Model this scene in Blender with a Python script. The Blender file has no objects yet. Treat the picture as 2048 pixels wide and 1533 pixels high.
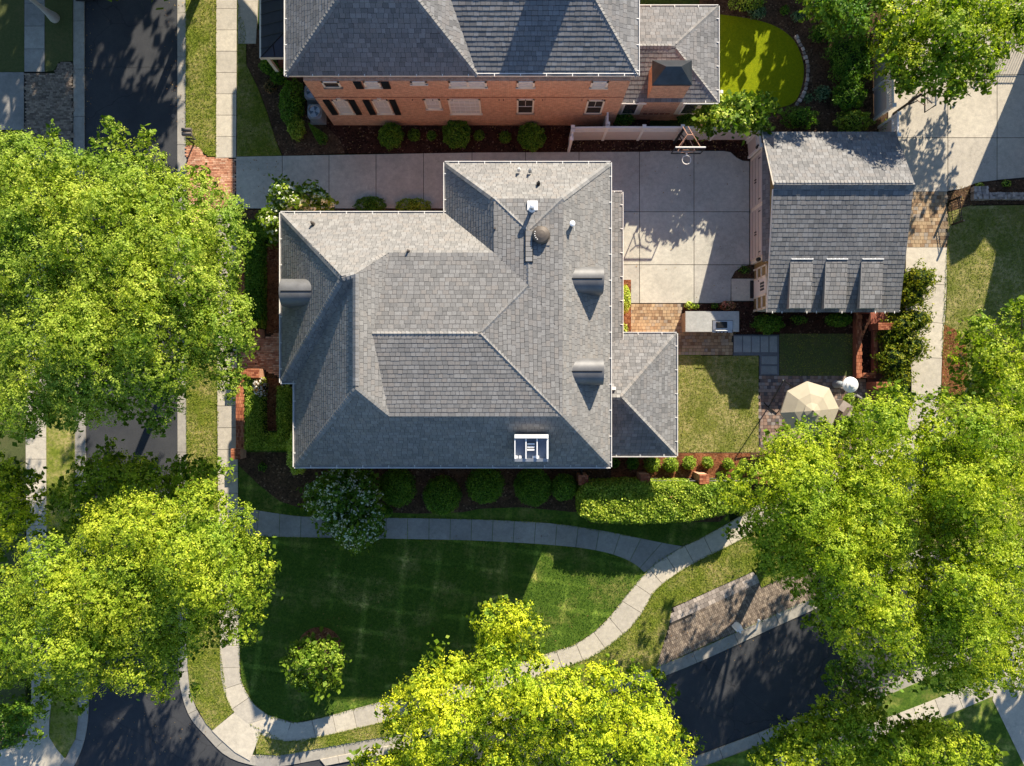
import bpy, math, random
import numpy as np
from mathutils import Vector

# ---------------------------------------------------------------- units
# plan coordinates: x to the east, y to the south, h upwards; 35.5 plan units = 1 metre
S = 35.5
HC = 1420.0                      # camera height in plan units (40 m)
CX, CY = 1024.0, 766.5
def Wd(x, y, h=0.0): return ((x-CX)/S, (CY-y)/S, h/S)
def I(px, py, h=0.0):            # where a thing at height h stands on the plan
    s = (HC-h)/HC
    return (CX+(px-CX)*s, CY+(py-CY)*s)
def I3(px, py, h): return I(px, py, h)+(h,)

scene = bpy.context.scene
col = scene.collection
random.seed(7)
rng = np.random.default_rng(11)

# ---------------------------------------------------------------- camera
cam_d = bpy.data.cameras.new('camera'); cam = bpy.data.objects.new('camera', cam_d); col.objects.link(cam)
cam.location = (0, 0, HC/S); cam.rotation_euler = (0, 0, 0)
cam_d.sensor_width = 36; cam_d.lens = 36*1420/2048; cam_d.clip_start = 0.5; cam_d.clip_end = 2000
scene.camera = cam

# ---------------------------------------------------------------- light
to_sun = Vector((0.80, 1.90, 1.0)).normalized()
elev = math.asin(to_sun.z); azim = math.atan2(to_sun.x, to_sun.y)
world = bpy.data.worlds.new('World'); scene.world = world; world.use_nodes = True
wn = world.node_tree; wn.nodes.clear()
sky = wn.nodes.new('ShaderNodeTexSky'); sky.sky_type = 'NISHITA'; sky.sun_disc = False
sky.sun_elevation = elev; sky.sun_rotation = azim; sky.air_density = 1.0; sky.dust_density = 0.3; sky.ozone_density = 3.0
bg = wn.nodes.new('ShaderNodeBackground'); bg.inputs[1].default_value = 0.086
wo = wn.nodes.new('ShaderNodeOutputWorld')
wn.links.new(sky.outputs[0], bg.inputs[0]); wn.links.new(bg.outputs[0], wo.inputs[0])
sun_d = bpy.data.lights.new('sun', 'SUN'); sun_d.energy = 5.0; sun_d.angle = math.radians(0.53); sun_d.color = (1.0, 0.885, 0.70)
sun = bpy.data.objects.new('sun', sun_d); col.objects.link(sun)
sun.rotation_euler = to_sun.to_track_quat('Z', 'Y').to_euler(); sun.location = (20, 50, 60)
scene.view_settings.view_transform = 'Standard'; scene.view_settings.look = 'None'
scene.view_settings.exposure = 1.12; scene.view_settings.gamma = 1.0
scene.view_settings.use_curve_mapping = False

# ---------------------------------------------------------------- materials
def srgb(c):
    return tuple(((v/255)/12.92 if v/255 <= .04045 else ((v/255+.055)/1.055)**2.4) for v in c)
class NT:
    def __init__(s, name):
        s.m = bpy.data.materials.new(name); s.m.use_nodes = True; s.t = s.m.node_tree; s.t.nodes.clear()
        s.out = s.n('ShaderNodeOutputMaterial'); s.b = s.n('ShaderNodeBsdfPrincipled')
        s.l(s.b.outputs[0], s.out.inputs[0]); s.b.inputs['Roughness'].default_value = .85
        s.b.inputs['Specular IOR Level'].default_value = .25
    def n(s, t, **k):
        n = s.t.nodes.new(t)
        for a, b in k.items(): setattr(n, a, b)
        return n
    def l(s, a, b): s.t.links.new(a, b)
    def coord(s): return s.n('ShaderNodeTexCoord').outputs['Object']
    def noise(s, scale, detail=4, vec=None, rough=.6, stretch=None):
        n = s.n('ShaderNodeTexNoise'); n.inputs['Scale'].default_value = scale; n.inputs['Detail'].default_value = detail
        n.inputs['Roughness'].default_value = rough
        v = vec if vec is not None else s.coord()
        if stretch:
            mp = s.n('ShaderNodeMapping'); mp.inputs['Scale'].default_value = stretch
            if len(stretch) > 3: pass
            s.l(v, mp.inputs[0]); v = mp.outputs[0]
        s.l(v, n.inputs['Vector']); return n.outputs['Fac']
    def ramp(s, fac, stops):
        r = s.n('ShaderNodeValToRGB'); e = r.color_ramp.elements
        while len(e) < len(stops): e.new(.5)
        for el, (p, c) in zip(e, stops): el.position = p; el.color = (*c, 1) if len(c) == 3 else c
        s.l(fac, r.inputs[0]); return r.outputs[0]
    def mix(s, a, b, fac, mode='MIX'):
        m = s.n('ShaderNodeMix', data_type='RGBA', blend_type=mode)
        for sock, v in ((m.inputs[6], a), (m.inputs[7], b), (m.inputs[0], fac)):
            if isinstance(v, (tuple, list)): sock.default_value = (*v, 1)
            elif isinstance(v, (int, float)): sock.default_value = v
            else: s.l(v, sock)
        return m.outputs[2]
    def math(s, op, a, b=0.0):
        m = s.n('ShaderNodeMath', operation=op)
        for i, v in enumerate((a, b)):
            if isinstance(v, (int, float)): m.inputs[i].default_value = v
            else: s.l(v, m.inputs[i])
        return m.outputs[0]
    def rnd(s):     # one random value for each piece, joined or single
        g = s.n('ShaderNodeNewGeometry').outputs['Random Per Island']; o = s.n('ShaderNodeObjectInfo').outputs['Random']
        return s.math('FRACT', s.math('ADD', g, o))
    def bump(s, h, strength=.3, dist=.02):
        b = s.n('ShaderNodeBump'); b.inputs['Strength'].default_value = strength; b.inputs['Distance'].default_value = dist
        s.l(h, b.inputs['Height']); s.l(b.outputs[0], s.b.inputs['Normal'])
    def base(s, c):
        if isinstance(c, (tuple, list)): s.b.inputs['Base Color'].default_value = (*c, 1)
        else: s.l(c, s.b.inputs['Base Color'])
        return s.m

def mk_plain(name, c, rough=.6, var=.12, scale=6, metal=0, spec=.3, bump=0):
    t = NT(name); f = t.noise(scale, 4)
    lo = tuple(v*(1-var) for v in c); hi = tuple(min(1, v*(1+var)) for v in c)
    t.base(t.ramp(f, [(.3, lo), (.7, hi)])); t.b.inputs['Roughness'].default_value = rough
    t.b.inputs['Metallic'].default_value = metal; t.b.inputs['Specular IOR Level'].default_value = spec
    if bump: t.bump(t.noise(scale*8, 3), bump)
    return t.m
def mk_shingle(name, c, spread=.35, warm=.5):
    t = NT(name); r = t.rnd()
    a = tuple(v*(1-spread) for v in c); b = tuple(v*(1+spread*.8) for v in c)
    w = (c[0]*1.05, c[1]*1.0, c[2]*.96)
    k = t.ramp(r, [(0, a), (.22, tuple(v*.9 for v in c)), (.45, c), (.65, w), (.85, tuple(v*1.1 for v in c)), (1, b)])
    st = t.ramp(t.noise(.35, 5), [(.3, (.92, .92, .93)), (.7, (1.05, 1.04, 1.02))])
    k = t.mix(k, st, 1.0, 'MULTIPLY')
    g = t.ramp(t.noise(28, 5, rough=.7), [(.3, (.72, .72, .73)), (.7, (1.22, 1.22, 1.22))])
    t.base(t.mix(k, g, 1.0, 'MULTIPLY')); t.b.inputs['Roughness'].default_value = .95
    t.bump(t.noise(60, 3), .3, .01); return t.m
def mk_concrete(name, c, stain=.3, pieces=True):
    t = NT(name)
    big = t.ramp(t.noise(.45, 6), [(.3, tuple(v*(1-stain) for v in c)), (.65, c)])
    med = t.ramp(t.noise(3.5, 7, rough=.75), [(.3, (.77, .77, .78)), (.7, (1.12, 1.12, 1.11))])
    k = t.mix(big, med, 1.0, 'MULTIPLY')
    fine = t.ramp(t.noise(45, 3), [(.3, (.86, .86, .86)), (.7, (1.12, 1.12, 1.12))])
    k = t.mix(k, fine, 1.0, 'MULTIPLY')
    if pieces:
        k = t.mix(k, t.ramp(t.rnd(), [(0, (.88, .88, .9)), (1, (1.1, 1.09, 1.06))]), 1.0, 'MULTIPLY')
    # hairline stains
    v = t.n('ShaderNodeTexVoronoi'); v.feature = 'DISTANCE_TO_EDGE'; v.inputs['Scale'].default_value = .55
    nz = t.n('ShaderNodeTexNoise'); nz.inputs['Scale'].default_value = 1.5
    mx = t.n('ShaderNodeVectorMath', operation='ADD'); t.l(t.coord(), nz.inputs['Vector']); t.l(t.coord(), mx.inputs[0]); t.l(nz.outputs['Color'], mx.inputs[1])
    t.l(mx.outputs[0], v.inputs['Vector'])
    cr = t.ramp(v.outputs['Distance'], [(0, (.72, .72, .72)), (.006, (1, 1, 1))])
    k = t.mix(k, cr, .6, 'MULTIPLY')
    t.base(k); t.bump(t.noise(60, 4), .25, .008); t.b.inputs['Roughness'].default_value = .9
    return t.m
def mk_grass(name, dark, light, dry, dryamt, stripes=None, scale=1.0):
    t = NT(name)
    f1 = t.noise(7*scale, 6, rough=.75); f2 = t.noise(.55*scale, 5, rough=.65); f3 = t.noise(38, 3, rough=.8)
    k = t.ramp(f1, [(.33, dark), (.66, light)])
    pd = t.ramp(f2, [(.62-dryamt, (0, 0, 0)), (.78-dryamt*.7, (1, 1, 1))])
    pd2 = t.ramp(t.noise(4.5, 5, rough=.8), [(.38, (0, 0, 0)), (.62, (1, 1, 1))])
    k = t.mix(k, dry, t.mix(pd, pd2, 1.0, 'MULTIPLY'))
    k = t.mix(k, t.ramp(f3, [(.3, (.6, .6, .58)), (.7, (1.35, 1.35, 1.3))]), 1.0, 'MULTIPLY')
    if stripes:
        for ang, sc in stripes:
            mp = t.n('ShaderNodeMapping'); mp.inputs['Rotation'].default_value = (0, 0, math.radians(ang)); t.l(t.coord(), mp.inputs[0])
            w = t.n('ShaderNodeTexWave'); w.inputs['Scale'].default_value = sc; w.inputs['Distortion'].default_value = 1.2
            w.inputs['Detail'].default_value = 3; w.inputs['Detail Scale'].default_value = .6
            t.l(mp.outputs[0], w.inputs['Vector'])
            fade = t.ramp(t.noise(.4, 3), [(.4, (0, 0, 0)), (.62, (1, 1, 1))])
            st = t.ramp(w.outputs['Fac'], [(.86, (1, 1, 1)), (1.0, (2.3, 2.0, 2.2))])
            k = t.mix(k, st, t.math('MULTIPLY', fade, .8), 'MULTIPLY')
    t.base(k); t.bump(t.noise(30, 6, rough=.8), .9, .06); t.b.inputs['Roughness'].default_value = 1
    t.b.inputs['Specular IOR Level'].default_value = .1
    return t.m
def mk_mulch(name, a, b, c):
    t = NT(name)
    v = t.n('ShaderNodeTexVoronoi'); v.inputs['Scale'].default_value = 14; t.l(t.coord(), v.inputs['Vector'])
    cc = t.n('ShaderNodeSeparateColor'); t.l(v.outputs['Color'], cc.inputs[0])
    k = t.ramp(cc.outputs[0], [(0, a), (.55, b), (.93, b), (1, c)])
    k = t.mix(k, t.ramp(t.noise(1.1, 5), [(.3, (.65, .65, .65)), (.7, (1.3, 1.25, 1.2))]), 1.0, 'MULTIPLY')
    t.base(k); t.bump(t.noise(22, 6, rough=.8), 1.0, .06); t.b.inputs['Roughness'].default_value = 1
    t.b.inputs['Specular IOR Level'].default_value = .1
    return t.m
def mk_brick(name, c1, c2, mortar):
    t = NT(name)
    g = t.n('ShaderNodeNewGeometry'); sn = t.n('ShaderNodeSeparateXYZ'); t.l(g.outputs['True Normal'], sn.inputs[0])
    p = t.n('ShaderNodeSeparateXYZ'); t.l(t.coord(), p.inputs[0])
    top = t.math('GREATER_THAN', t.math('ABSOLUTE', sn.outputs[2]), .6)
    side = t.math('GREATER_THAN', t.math('ABSOLUTE', sn.outputs[0]), .6)
    def mixv(a, b, f):
        return t.math('ADD', t.math('MULTIPLY', a, t.math('SUBTRACT', 1.0, f)), t.math('MULTIPLY', b, f))
    u = mixv(p.outputs[0], p.outputs[1], side); v = mixv(p.outputs[2], p.outputs[1], top)
    cb = t.n('ShaderNodeCombineXYZ'); t.l(u, cb.inputs[0]); t.l(v, cb.inputs[1])
    br = t.n('ShaderNodeTexBrick'); br.inputs['Scale'].default_value = 1; br.inputs['Brick Width'].default_value = .215
    br.inputs['Row Height'].default_value = .075; br.inputs['Mortar Size'].default_value = .008
    br.inputs['Color1'].default_value = (*c1, 1); br.inputs['Color2'].default_value = (*c2, 1); br.inputs['Mortar'].default_value = (*mortar, 1)
    t.l(cb.outputs[0], br.inputs['Vector'])
    k = t.mix(br.outputs['Color'], t.ramp(t.noise(5, 6), [(.25, (.7, .7, .7)), (.75, (1.25, 1.22, 1.2))]), 1.0, 'MULTIPLY')
    t.base(k); iv = t.math('SUBTRACT', 1.0, br.outputs['Fac']); t.bump(iv, .5, .01); return t.m
def mk_paver(name, stops, rough=.9):
    t = NT(name); k = t.ramp(t.rnd(), stops)
    k = t.mix(k, t.ramp(t.noise(1.2, 5), [(.3, (.75, .75, .76)), (.7, (1.15, 1.13, 1.1))]), 1.0, 'MULTIPLY')
    k = t.mix(k, t.ramp(t.noise(40, 4), [(.3, (.8, .8, .8)), (.7, (1.2, 1.2, 1.2))]), 1.0, 'MULTIPLY')
    t.base(k); t.bump(t.noise(50, 3), .3, .01); return t.m
def mk_leaf(name, dark, mid, light, trans=.45, gloss=.2):
    t = NT(name); r = t.rnd()
    k = t.ramp(r, [(0, dark), (.45, mid), (.85, light), (1, tuple(min(1, v*1.25) for v in light))])
    k = t.mix(k, t.ramp(t.noise(.5, 4), [(.3, (.62, .76, .7)), (.7, (1.3, 1.16, .95))]), 1.0, 'MULTIPLY')
    t.base(k); t.b.inputs['Roughness'].default_value = .5; t.b.inputs['Specular IOR Level'].default_value = gloss
    tr = t.n('ShaderNodeBsdfTranslucent'); t.l(t.mix(k, (1.15, 1.25, .45), 1.0, 'MULTIPLY'), tr.inputs[0])
    ms = t.n('ShaderNodeMixShader'); ms.inputs[0].default_value = trans
    t.l(t.b.outputs[0], ms.inputs[1]); t.l(tr.outputs[0], ms.inputs[2]); t.l(ms.outputs[0], t.out.inputs[0])
    return t.m
def mk_asphalt():
    t = NT('asphalt')
    k = t.ramp(t.noise(.5, 6, rough=.7), [(.3, (.034, .037, .044)), (.7, (.058, .060, .066))])
    k = t.mix(k, t.ramp(t.noise(70, 3, rough=.8), [(.3, (.6, .6, .6)), (.7, (1.5, 1.5, 1.5))]), 1.0, 'MULTIPLY')
    wv = t.n('ShaderNodeTexVoronoi'); wv.feature = 'DISTANCE_TO_EDGE'; wv.inputs['Scale'].default_value = .16
    nz = t.n('ShaderNodeTexNoise'); nz.inputs['Scale'].default_value = .9; nz.inputs['Detail'].default_value = 5; t.l(t.coord(), nz.inputs['Vector'])
    ad = t.n('ShaderNodeVectorMath', operation='ADD'); t.l(t.coord(), ad.inputs[0]); t.l(nz.outputs['Color'], ad.inputs[1]); t.l(ad.outputs[0], wv.inputs['Vector'])
    k = t.mix(k, t.ramp(wv.outputs['Distance'], [(0, (.45, .45, .45)), (.004, (1, 1, 1))]), .8, 'MULTIPLY')
    t.base(k); t.bump(t.noise(90, 3), .5, .01); t.b.inputs['Roughness'].default_value = .9; return t.m

M = {}
M['asphalt'] = mk_asphalt()
M['conc_drive'] = mk_concrete('driveway_concrete', (.55, .53, .465), .24)
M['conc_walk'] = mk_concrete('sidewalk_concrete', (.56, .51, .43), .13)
M['conc_shade'] = mk_concrete('shaded_concrete', (.37, .36, .34), .28)  # walk concrete darkened and cooled: shade put into the colour
M['kerb'] = mk_concrete('kerb_concrete', (.40, .375, .335), .22)
M['joint'] = mk_plain('joint_dirt', (.045, .04, .035), .95, .3, 8)
M['earth'] = mk_grass('rough_ground', (.02, .045, .012), (.05, .085, .02), (.12, .10, .05), .10)
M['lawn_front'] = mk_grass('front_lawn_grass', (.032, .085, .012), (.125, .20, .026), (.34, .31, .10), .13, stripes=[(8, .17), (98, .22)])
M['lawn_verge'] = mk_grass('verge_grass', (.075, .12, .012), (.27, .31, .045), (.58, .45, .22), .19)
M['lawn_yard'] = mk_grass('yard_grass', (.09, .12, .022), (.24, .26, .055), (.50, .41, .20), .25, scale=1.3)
M['lawn_gold'] = mk_grass('golden_turf', (.16, .22, .004), (.27, .31, .005), (.30, .32, .005), .04)
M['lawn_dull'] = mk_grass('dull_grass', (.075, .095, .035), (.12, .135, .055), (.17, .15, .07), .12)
M['mulch_dark'] = mk_mulch('dark_mulch', (.018, .010, .008), (.06, .028, .020), (.22, .14, .10))
M['mulch_red'] = mk_mulch('red_mulch', (.10, .035, .018), (.26, .105, .05), (.42, .24, .14))
M['mulch_brown'] = mk_mulch('brown_mulch', (.045, .028, .018), (.11, .068, .042), (.26, .18, .12))
M['shingle'] = mk_shingle('grey_roof_shingle', (.222, .218, .214), .19)
M['shingle_gar'] = mk_shingle('mixed_grey_shingle', (.205, .205, .208), .28)
M['shingle_nb'] = mk_shingle('slate_shingle', (.20, .20, .205), .28)
M['under'] = mk_plain('underlay_shadow_line', (.055, .055, .058), .95, .2, 4)  # dark base, left open between courses as a painted shadow line
M['cap'] = mk_shingle('ridge_cap_shingle', (.25, .247, .243), .22)
M['brick'] = mk_brick('orange_red_brick', (.66, .34, .21), (.54, .25, .15), (.58, .46, .36))
M['brick_dark'] = mk_brick('red_brick', (.32, .10, .06), (.24, .07, .045), (.20, .13, .10))
M['brick_piece'] = mk_paver('clay_brick', [(0, (.20, .055, .03)), (.5, (.36, .12, .06)), (1, (.48, .20, .11))])
M['brick_apron'] = mk_paver('apron_clay_brick', [(0, (.36, .15, .09)), (.4, (.55, .26, .16)), (.8, (.66, .37, .24)), (1, (.7, .46, .33))])
M['paver_tan'] = mk_paver('tan_paver', [(0, (.22, .14, .085)), (.35, (.36, .25, .15)), (.7, (.46, .34, .21)), (1, (.30, .26, .22))])
M['paver_mix'] = mk_paver('mixed_paver', [(0, (.10, .095, .10)), (.3, (.22, .14, .11)), (.6, (.33, .23, .18)), (1, (.26, .24, .235))])
M['paver_dim'] = mk_paver('purple_brown_paver', [(0, (.14, .11, .09)), (.5, (.25, .20, .16)), (1, (.37, .30, .235))])
M['bluestone'] = mk_paver('bluestone', [(0, (.19, .21, .22)), (.5, (.27, .29, .30)), (1, (.33, .35, .36))])
M['slate_edge'] = mk_plain('slate_edging', (.12, .125, .14), .8, .15, 5)
M['stone'] = mk_paver('pale_fieldstone', [(0, (.22, .19, .17)), (.5, (.36, .31, .28)), (1, (.52, .45, .40))])
M['white'] = mk_plain('white_paint', (.78, .75, .71), .45, .05, 3)
M['white_metal'] = mk_plain('white_enamel', (.85, .85, .85), .3, .04, 3)
M['trim_cream'] = mk_plain('cream_trim', (.80, .72, .60), .5, .06, 3)
M['olive'] = mk_plain('olive_siding', (.27, .20, .09), .7, .12, 4)
M['door_pink'] = mk_plain('pale_door_paint', (.58, .50, .46), .5, .05, 3)
M['black'] = mk_plain('black_paint', (.012, .012, .013), .45, .2, 5)
M['iron'] = mk_plain('dark_iron', (.03, .03, .032), .45, .2, 5, metal=.3)
M['shutter'] = mk_plain('black_shutter_paint', (.012, .014, .014), .5, .2, 5)
M['glass'] = mk_plain('window_glass', (.045, .05, .055), .06, .2, 2, spec=.8)
M['blind'] = mk_plain('window_blind', (.60, .59, .58), .7, .06, 4)
M['screen'] = mk_plain('window_screen', (.035, .028, .025), .7, .2, 4)
M['metal_dark'] = mk_plain('dark_metal_roof', (.05, .055, .075), .45, .12, 2, metal=.4)
M['metal_bronze'] = mk_plain('bronze_sheet', (.15, .15, .155), .5, .2, 1.5, metal=.3)
M['metal_cap'] = mk_plain('chimney_cap_metal', (.055, .065, .08), .35, .2, 2, metal=.6)
M['galv'] = mk_plain('galvanised_metal', (.40, .42, .44), .35, .15, 3, metal=.7)
M['brown_vent'] = mk_plain('brown_vent_metal', (.12, .10, .085), .55, .15, 3, metal=.2)
M['counter'] = mk_concrete('grey_counter', (.42, .42, .40), .12, False)
M['steel'] = mk_plain('stainless_steel', (.5, .47, .44), .3, .1, 5, metal=.8)
M['canvas'] = mk_plain('cream_canvas', (.44, .385, .29), .9, .06, 2, bump=.1)
M['taupe'] = mk_plain('taupe_stucco', (.30, .24, .20), .9, .12, 5, bump=.3)
M['orange'] = mk_plain('orange_paint', (.46, .25, .17), .5, .12, 4)
M['board'] = mk_plain('backboard_acrylic', (.32, .37, .34), .25, .2, 3)
_t = NT('backboard_glass'); _t.base((.55, .6, .58)); _t.b.inputs['Roughness'].default_value = .15
_tr = _t.n('ShaderNodeBsdfTransparent'); _ms = _t.n('ShaderNodeMixShader'); _ms.inputs[0].default_value = .93; _t.l(_t.b.outputs[0], _ms.inputs[1]); _t.l(_tr.outputs[0], _ms.inputs[2]); _t.l(_ms.outputs[0], _t.out.inputs[0]); M['board'] = _t.m
M['net'] = mk_plain('pale_net', (.55, .5, .45), .9, .1, 5)
M['bark'] = mk_plain('grey_bark', (.17, .13, .10), .95, .3, 8, bump=.8)
M['ac_body'] = mk_plain('grey_enamel', (.28, .31, .34), .5, .1, 4)
M['flue_floor'] = mk_plain('sky_tinted_flue_sheet', (.20, .24, .31), .4, .15, 1.5, metal=.3)  # bluish tone stands for sky reflected in the sheet
M['ac_blue'] = mk_plain('fan_blade', (.10, .15, .20), .4, .1, 4)
M['car'] = mk_plain('dark_car_paint', (.015, .022, .035), .18, .1, 2, spec=.8)
M['tyre'] = mk_plain('tyre_rubber', (.02, .02, .02), .8, .1, 5)
M['tail'] = mk_plain('red_lens', (.4, .02, .02), .2, .1, 5)
M['mailbox'] = mk_plain('brown_grey_metal', (.15, .13, .12), .5, .15, 5)
M['lamp_post'] = mk_plain('pale_concrete_post', (.42, .40, .37), .7, .1, 5)
M['pot'] = mk_plain('grey_pot', (.26, .25, .24), .7, .15, 5)
M['water'] = mk_plain('dark_pond', (.012, .018, .018), .12, .3, 2, spec=.6)
M['rail_fence'] = mk_plain('grey_fence_paint', (.10, .10, .10), .6, .1, 4)
M['yellow_leaf'] = mk_leaf('yellow_leaf', (.5, .45, .02), (.62, .56, .03), (.7, .66, .05), .3)
M['leaf_oak'] = mk_leaf('oak_leaf', (.20, .29, .022), (.33, .44, .05), (.48, .56, .10), .42)
M['leaf_oak2'] = mk_leaf('light_oak_leaf', (.22, .32, .016), (.36, .46, .035), (.52, .59, .075), .42)
M['leaf_gold'] = mk_leaf('golden_leaf', (.32, .39, .016), (.52, .60, .028), (.70, .75, .075), .42)
M['leaf_mid'] = mk_leaf('maple_leaf', (.20, .30, .012), (.34, .45, .026), (.52, .59, .06), .42)
M['leaf_deep'] = mk_leaf('deep_green_leaf', (.045, .13, .012), (.10, .23, .022), (.21, .35, .05), .35)
M['leaf_inner_shade'] = mk_leaf('shaded_inner_leaf', (.06, .11, .008), (.11, .19, .014), (.18, .27, .03), .3, .1)  # darkened leaf colour stands for shade inside the crowns
M['leaf_box'] = mk_leaf('boxwood_leaf', (.045, .12, .010), (.10, .23, .02), (.20, .34, .04), .3)
M['leaf_lime'] = mk_leaf('lime_leaf', (.26, .38, .03), (.50, .60, .08), (.72, .76, .24), .35)
M['leaf_hedge'] = mk_leaf('hedge_leaf', (.11, .20, .015), (.26, .38, .035), (.46, .54, .09), .3)
M['leaf_conifer'] = mk_leaf('golden_conifer', (.05, .10, .008), (.13, .18, .012), (.30, .30, .02), .25)
M['leaf_blue'] = mk_leaf('blue_green_leaf', (.05, .12, .06), (.12, .22, .12), (.26, .36, .22), .3)
M['leaf_rust'] = mk_leaf('rust_leaf', (.16, .07, .03), (.30, .16, .08), (.38, .26, .12), .3)
M['petal_white'] = mk_leaf('white_petal', (.7, .72, .66), (.8, .82, .78), (.85, .85, .82), .3)
M['petal_pink'] = mk_leaf('pink_petal', (.45, .12, .10), (.6, .20, .16), (.62, .35, .26), .3)
M['core'] = mk_plain('shrub_inside', (.012, .028, .006), 1, .3, 6)  # near-black fill colour stands for shade inside shrubs and hedges
M['blade'] = mk_leaf('grass_blade', (.06, .12, .012), (.17, .24, .03), (.38, .38, .09), .3, .1)
M['blade_dark'] = mk_leaf('lawn_blade', (.03, .08, .01), (.06, .14, .02), (.12, .20, .035), .3, .1)

# ---------------------------------------------------------------- helpers
def tag(o, label=None, cat=None, group=None, kind=None):
    if label: o['label'] = label
    if cat: o['category'] = cat
    if group: o['group'] = group
    if kind: o['kind'] = kind
    return o
def root(name, x, y, label=None, cat=None, group=None, kind=None, h=0):
    o = bpy.data.objects.new(name, None); col.objects.link(o); o.location = Wd(x, y, h); o.empty_display_size = .3
    return tag(o, label, cat, group, kind)
def wloc(p):
    v = Vector((0, 0, 0))
    while p is not None: v += p.location; p = p.parent
    return v
def area2(poly): return sum(poly[i][0]*poly[(i+1) % len(poly)][1]-poly[(i+1) % len(poly)][0]*poly[i][1] for i in range(len(poly)))
class MB:
    def __init__(s): s.v = []; s.f = []
    def pts(s, P): b = len(s.v); s.v.extend(P); return b
    def poly(s, P): b = s.pts(P); s.f.append(list(range(b, b+len(P))))
    def prism(s, poly, h0, h1, bottom=False):
        # counter-clockwise seen from above (the plan's y runs south)
        P = [(p[0], p[1]) for p in poly]
        if area2(P) > 0: P = P[::-1]
        n = len(P); b = s.pts([(x, y, h0) for x, y in P]+[(x, y, h1) for x, y in P])
        s.f.append([b+n+i for i in range(n)])
        for i in range(n): j = (i+1) % n; s.f.append([b+i, b+j, b+n+j, b+n+i])
        if bottom: s.f.append([b+i for i in range(n)][::-1])
    def box(s, x0, x1, y0, y1, h0, h1):
        s.prism([(min(x0, x1), min(y0, y1)), (max(x0, x1), min(y0, y1)), (max(x0, x1), max(y0, y1)), (min(x0, x1), max(y0, y1))], h0, h1, True)
    def obox(s, cx, cy, w, d, h0, h1, deg):
        a = math.radians(deg); c, q = math.cos(a), math.sin(a)
        s.prism([(cx+c*u-q*v, cy+q*u+c*v) for u, v in ((-w/2, -d/2), (w/2, -d/2), (w/2, d/2), (-w/2, d/2))], h0, h1, True)
    def tube(s, pts, radii, n=8, cap=True):
        rings = []
        for i, p in enumerate(pts):
            p = Vector(p); a = Vector(pts[max(0, i-1)]); b = Vector(pts[min(len(pts)-1, i+1)]); d = (b-a).normalized()
            u = d.cross(Vector((0, 0, 1)));
            if u.length < .05: u = Vector((1, 0, 0))
            u.normalize(); w = d.cross(u)
            rings.append(s.pts([tuple(p+(u*math.cos(2*math.pi*k/n)+w*math.sin(2*math.pi*k/n))*radii[i]) for k in range(n)]))
        for r0, r1 in zip(rings, rings[1:]):
            for k in range(n): j = (k+1) % n; s.f.append([r0+k, r0+j, r1+j, r1+k])
        if cap: s.f.append([rings[0]+k for k in range(n)][::-1]); s.f.append([rings[-1]+k for k in range(n)])
    def lathe(s, cx, cy, prof, n=20):
        rings = [s.pts([(cx+r*math.cos(2*math.pi*k/n), cy-r*math.sin(2*math.pi*k/n), h) for k in range(n)]) for r, h in prof]
        for r0, r1 in zip(rings, rings[1:]):
            for k in range(n): j = (k+1) % n; s.f.append([r0+k, r0+j, r1+j, r1+k])
        s.f.append([rings[-1]+k for k in range(n)]); s.f.append([rings[0]+k for k in range(n)][::-1])
    def build(s, name, mat, parent=None, kind=None, smooth=False, bevel=0):
        L = wloc(parent) if parent else Vector((0, 0, 0))
        me = bpy.data.meshes.new(name)
        vs = [((x-CX)/S-L.x, (CY-y)/S-L.y, h/S-L.z) for x, y, h in s.v]
        me.from_pydata(vs, [], s.f); me.materials.append(M[mat] if isinstance(mat, str) else mat)
        if smooth:
            me.polygons.foreach_set('use_smooth', [True]*len(me.polygons))
        o = bpy.data.objects.new(name, me); col.objects.link(o)
        if parent: o.parent = parent
        if kind: o['kind'] = kind
        if bevel:
            b = o.modifiers.new('bevel', 'BEVEL'); b.width = bevel/S; b.segments = 2; b.limit_method = 'ANGLE'
        return o
def struct(name, poly, h0, h1, mat):
    m = MB(); m.prism(poly, h0, h1); return m.build(name, mat, kind='structure')
def box(name, mat, parent, *a, **k):
    m = MB(); m.box(*a); return m.build(name, mat, parent, **k)
def copy_tree(o, loc=None, par=None):
    c = o.copy(); col.objects.link(c)
    if par is not None: c.parent = par
    if loc is not None: c.location = loc
    for ch in [x for x in bpy.data.objects if x.parent == o and x != c]: copy_tree(ch, None, c)
    return c
def clip(P, a, b, c):            # keep points where a*x+b*y+c >= 0 ; points are tuples (x, y)
    out = []
    for i in range(len(P)):
        p, q = P[i], P[(i+1) % len(P)]; dp = a*p[0]+b*p[1]+c; dq = a*q[0]+b*q[1]+c
        if dp >= 0: out.append(p)
        if (dp >= 0) != (dq >= 0):
            t = dp/(dp-dq); out.append((p[0]+t*(q[0]-p[0]), p[1]+t*(q[1]-p[1])))
    return out
def clip_convex(P, C):
    if area2(C) < 0: C = C[::-1]
    for i in range(len(C)):
        (x0, y0), (x1, y1) = C[i], C[(i+1) % len(C)]
        P = clip(P, -(y1-y0), (x1-x0), (y1-y0)*x0-(x1-x0)*y0)
        if len(P) < 3: return []
    return P
def inside(poly, x, y):
    r = False; n = len(poly)
    for i in range(n):
        x0, y0 = poly[i]; x1, y1 = poly[(i+1) % n]
        if (y0 > y) != (y1 > y) and x < (x1-x0)*(y-y0)/(y1-y0)+x0: r = not r
    return r
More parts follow.
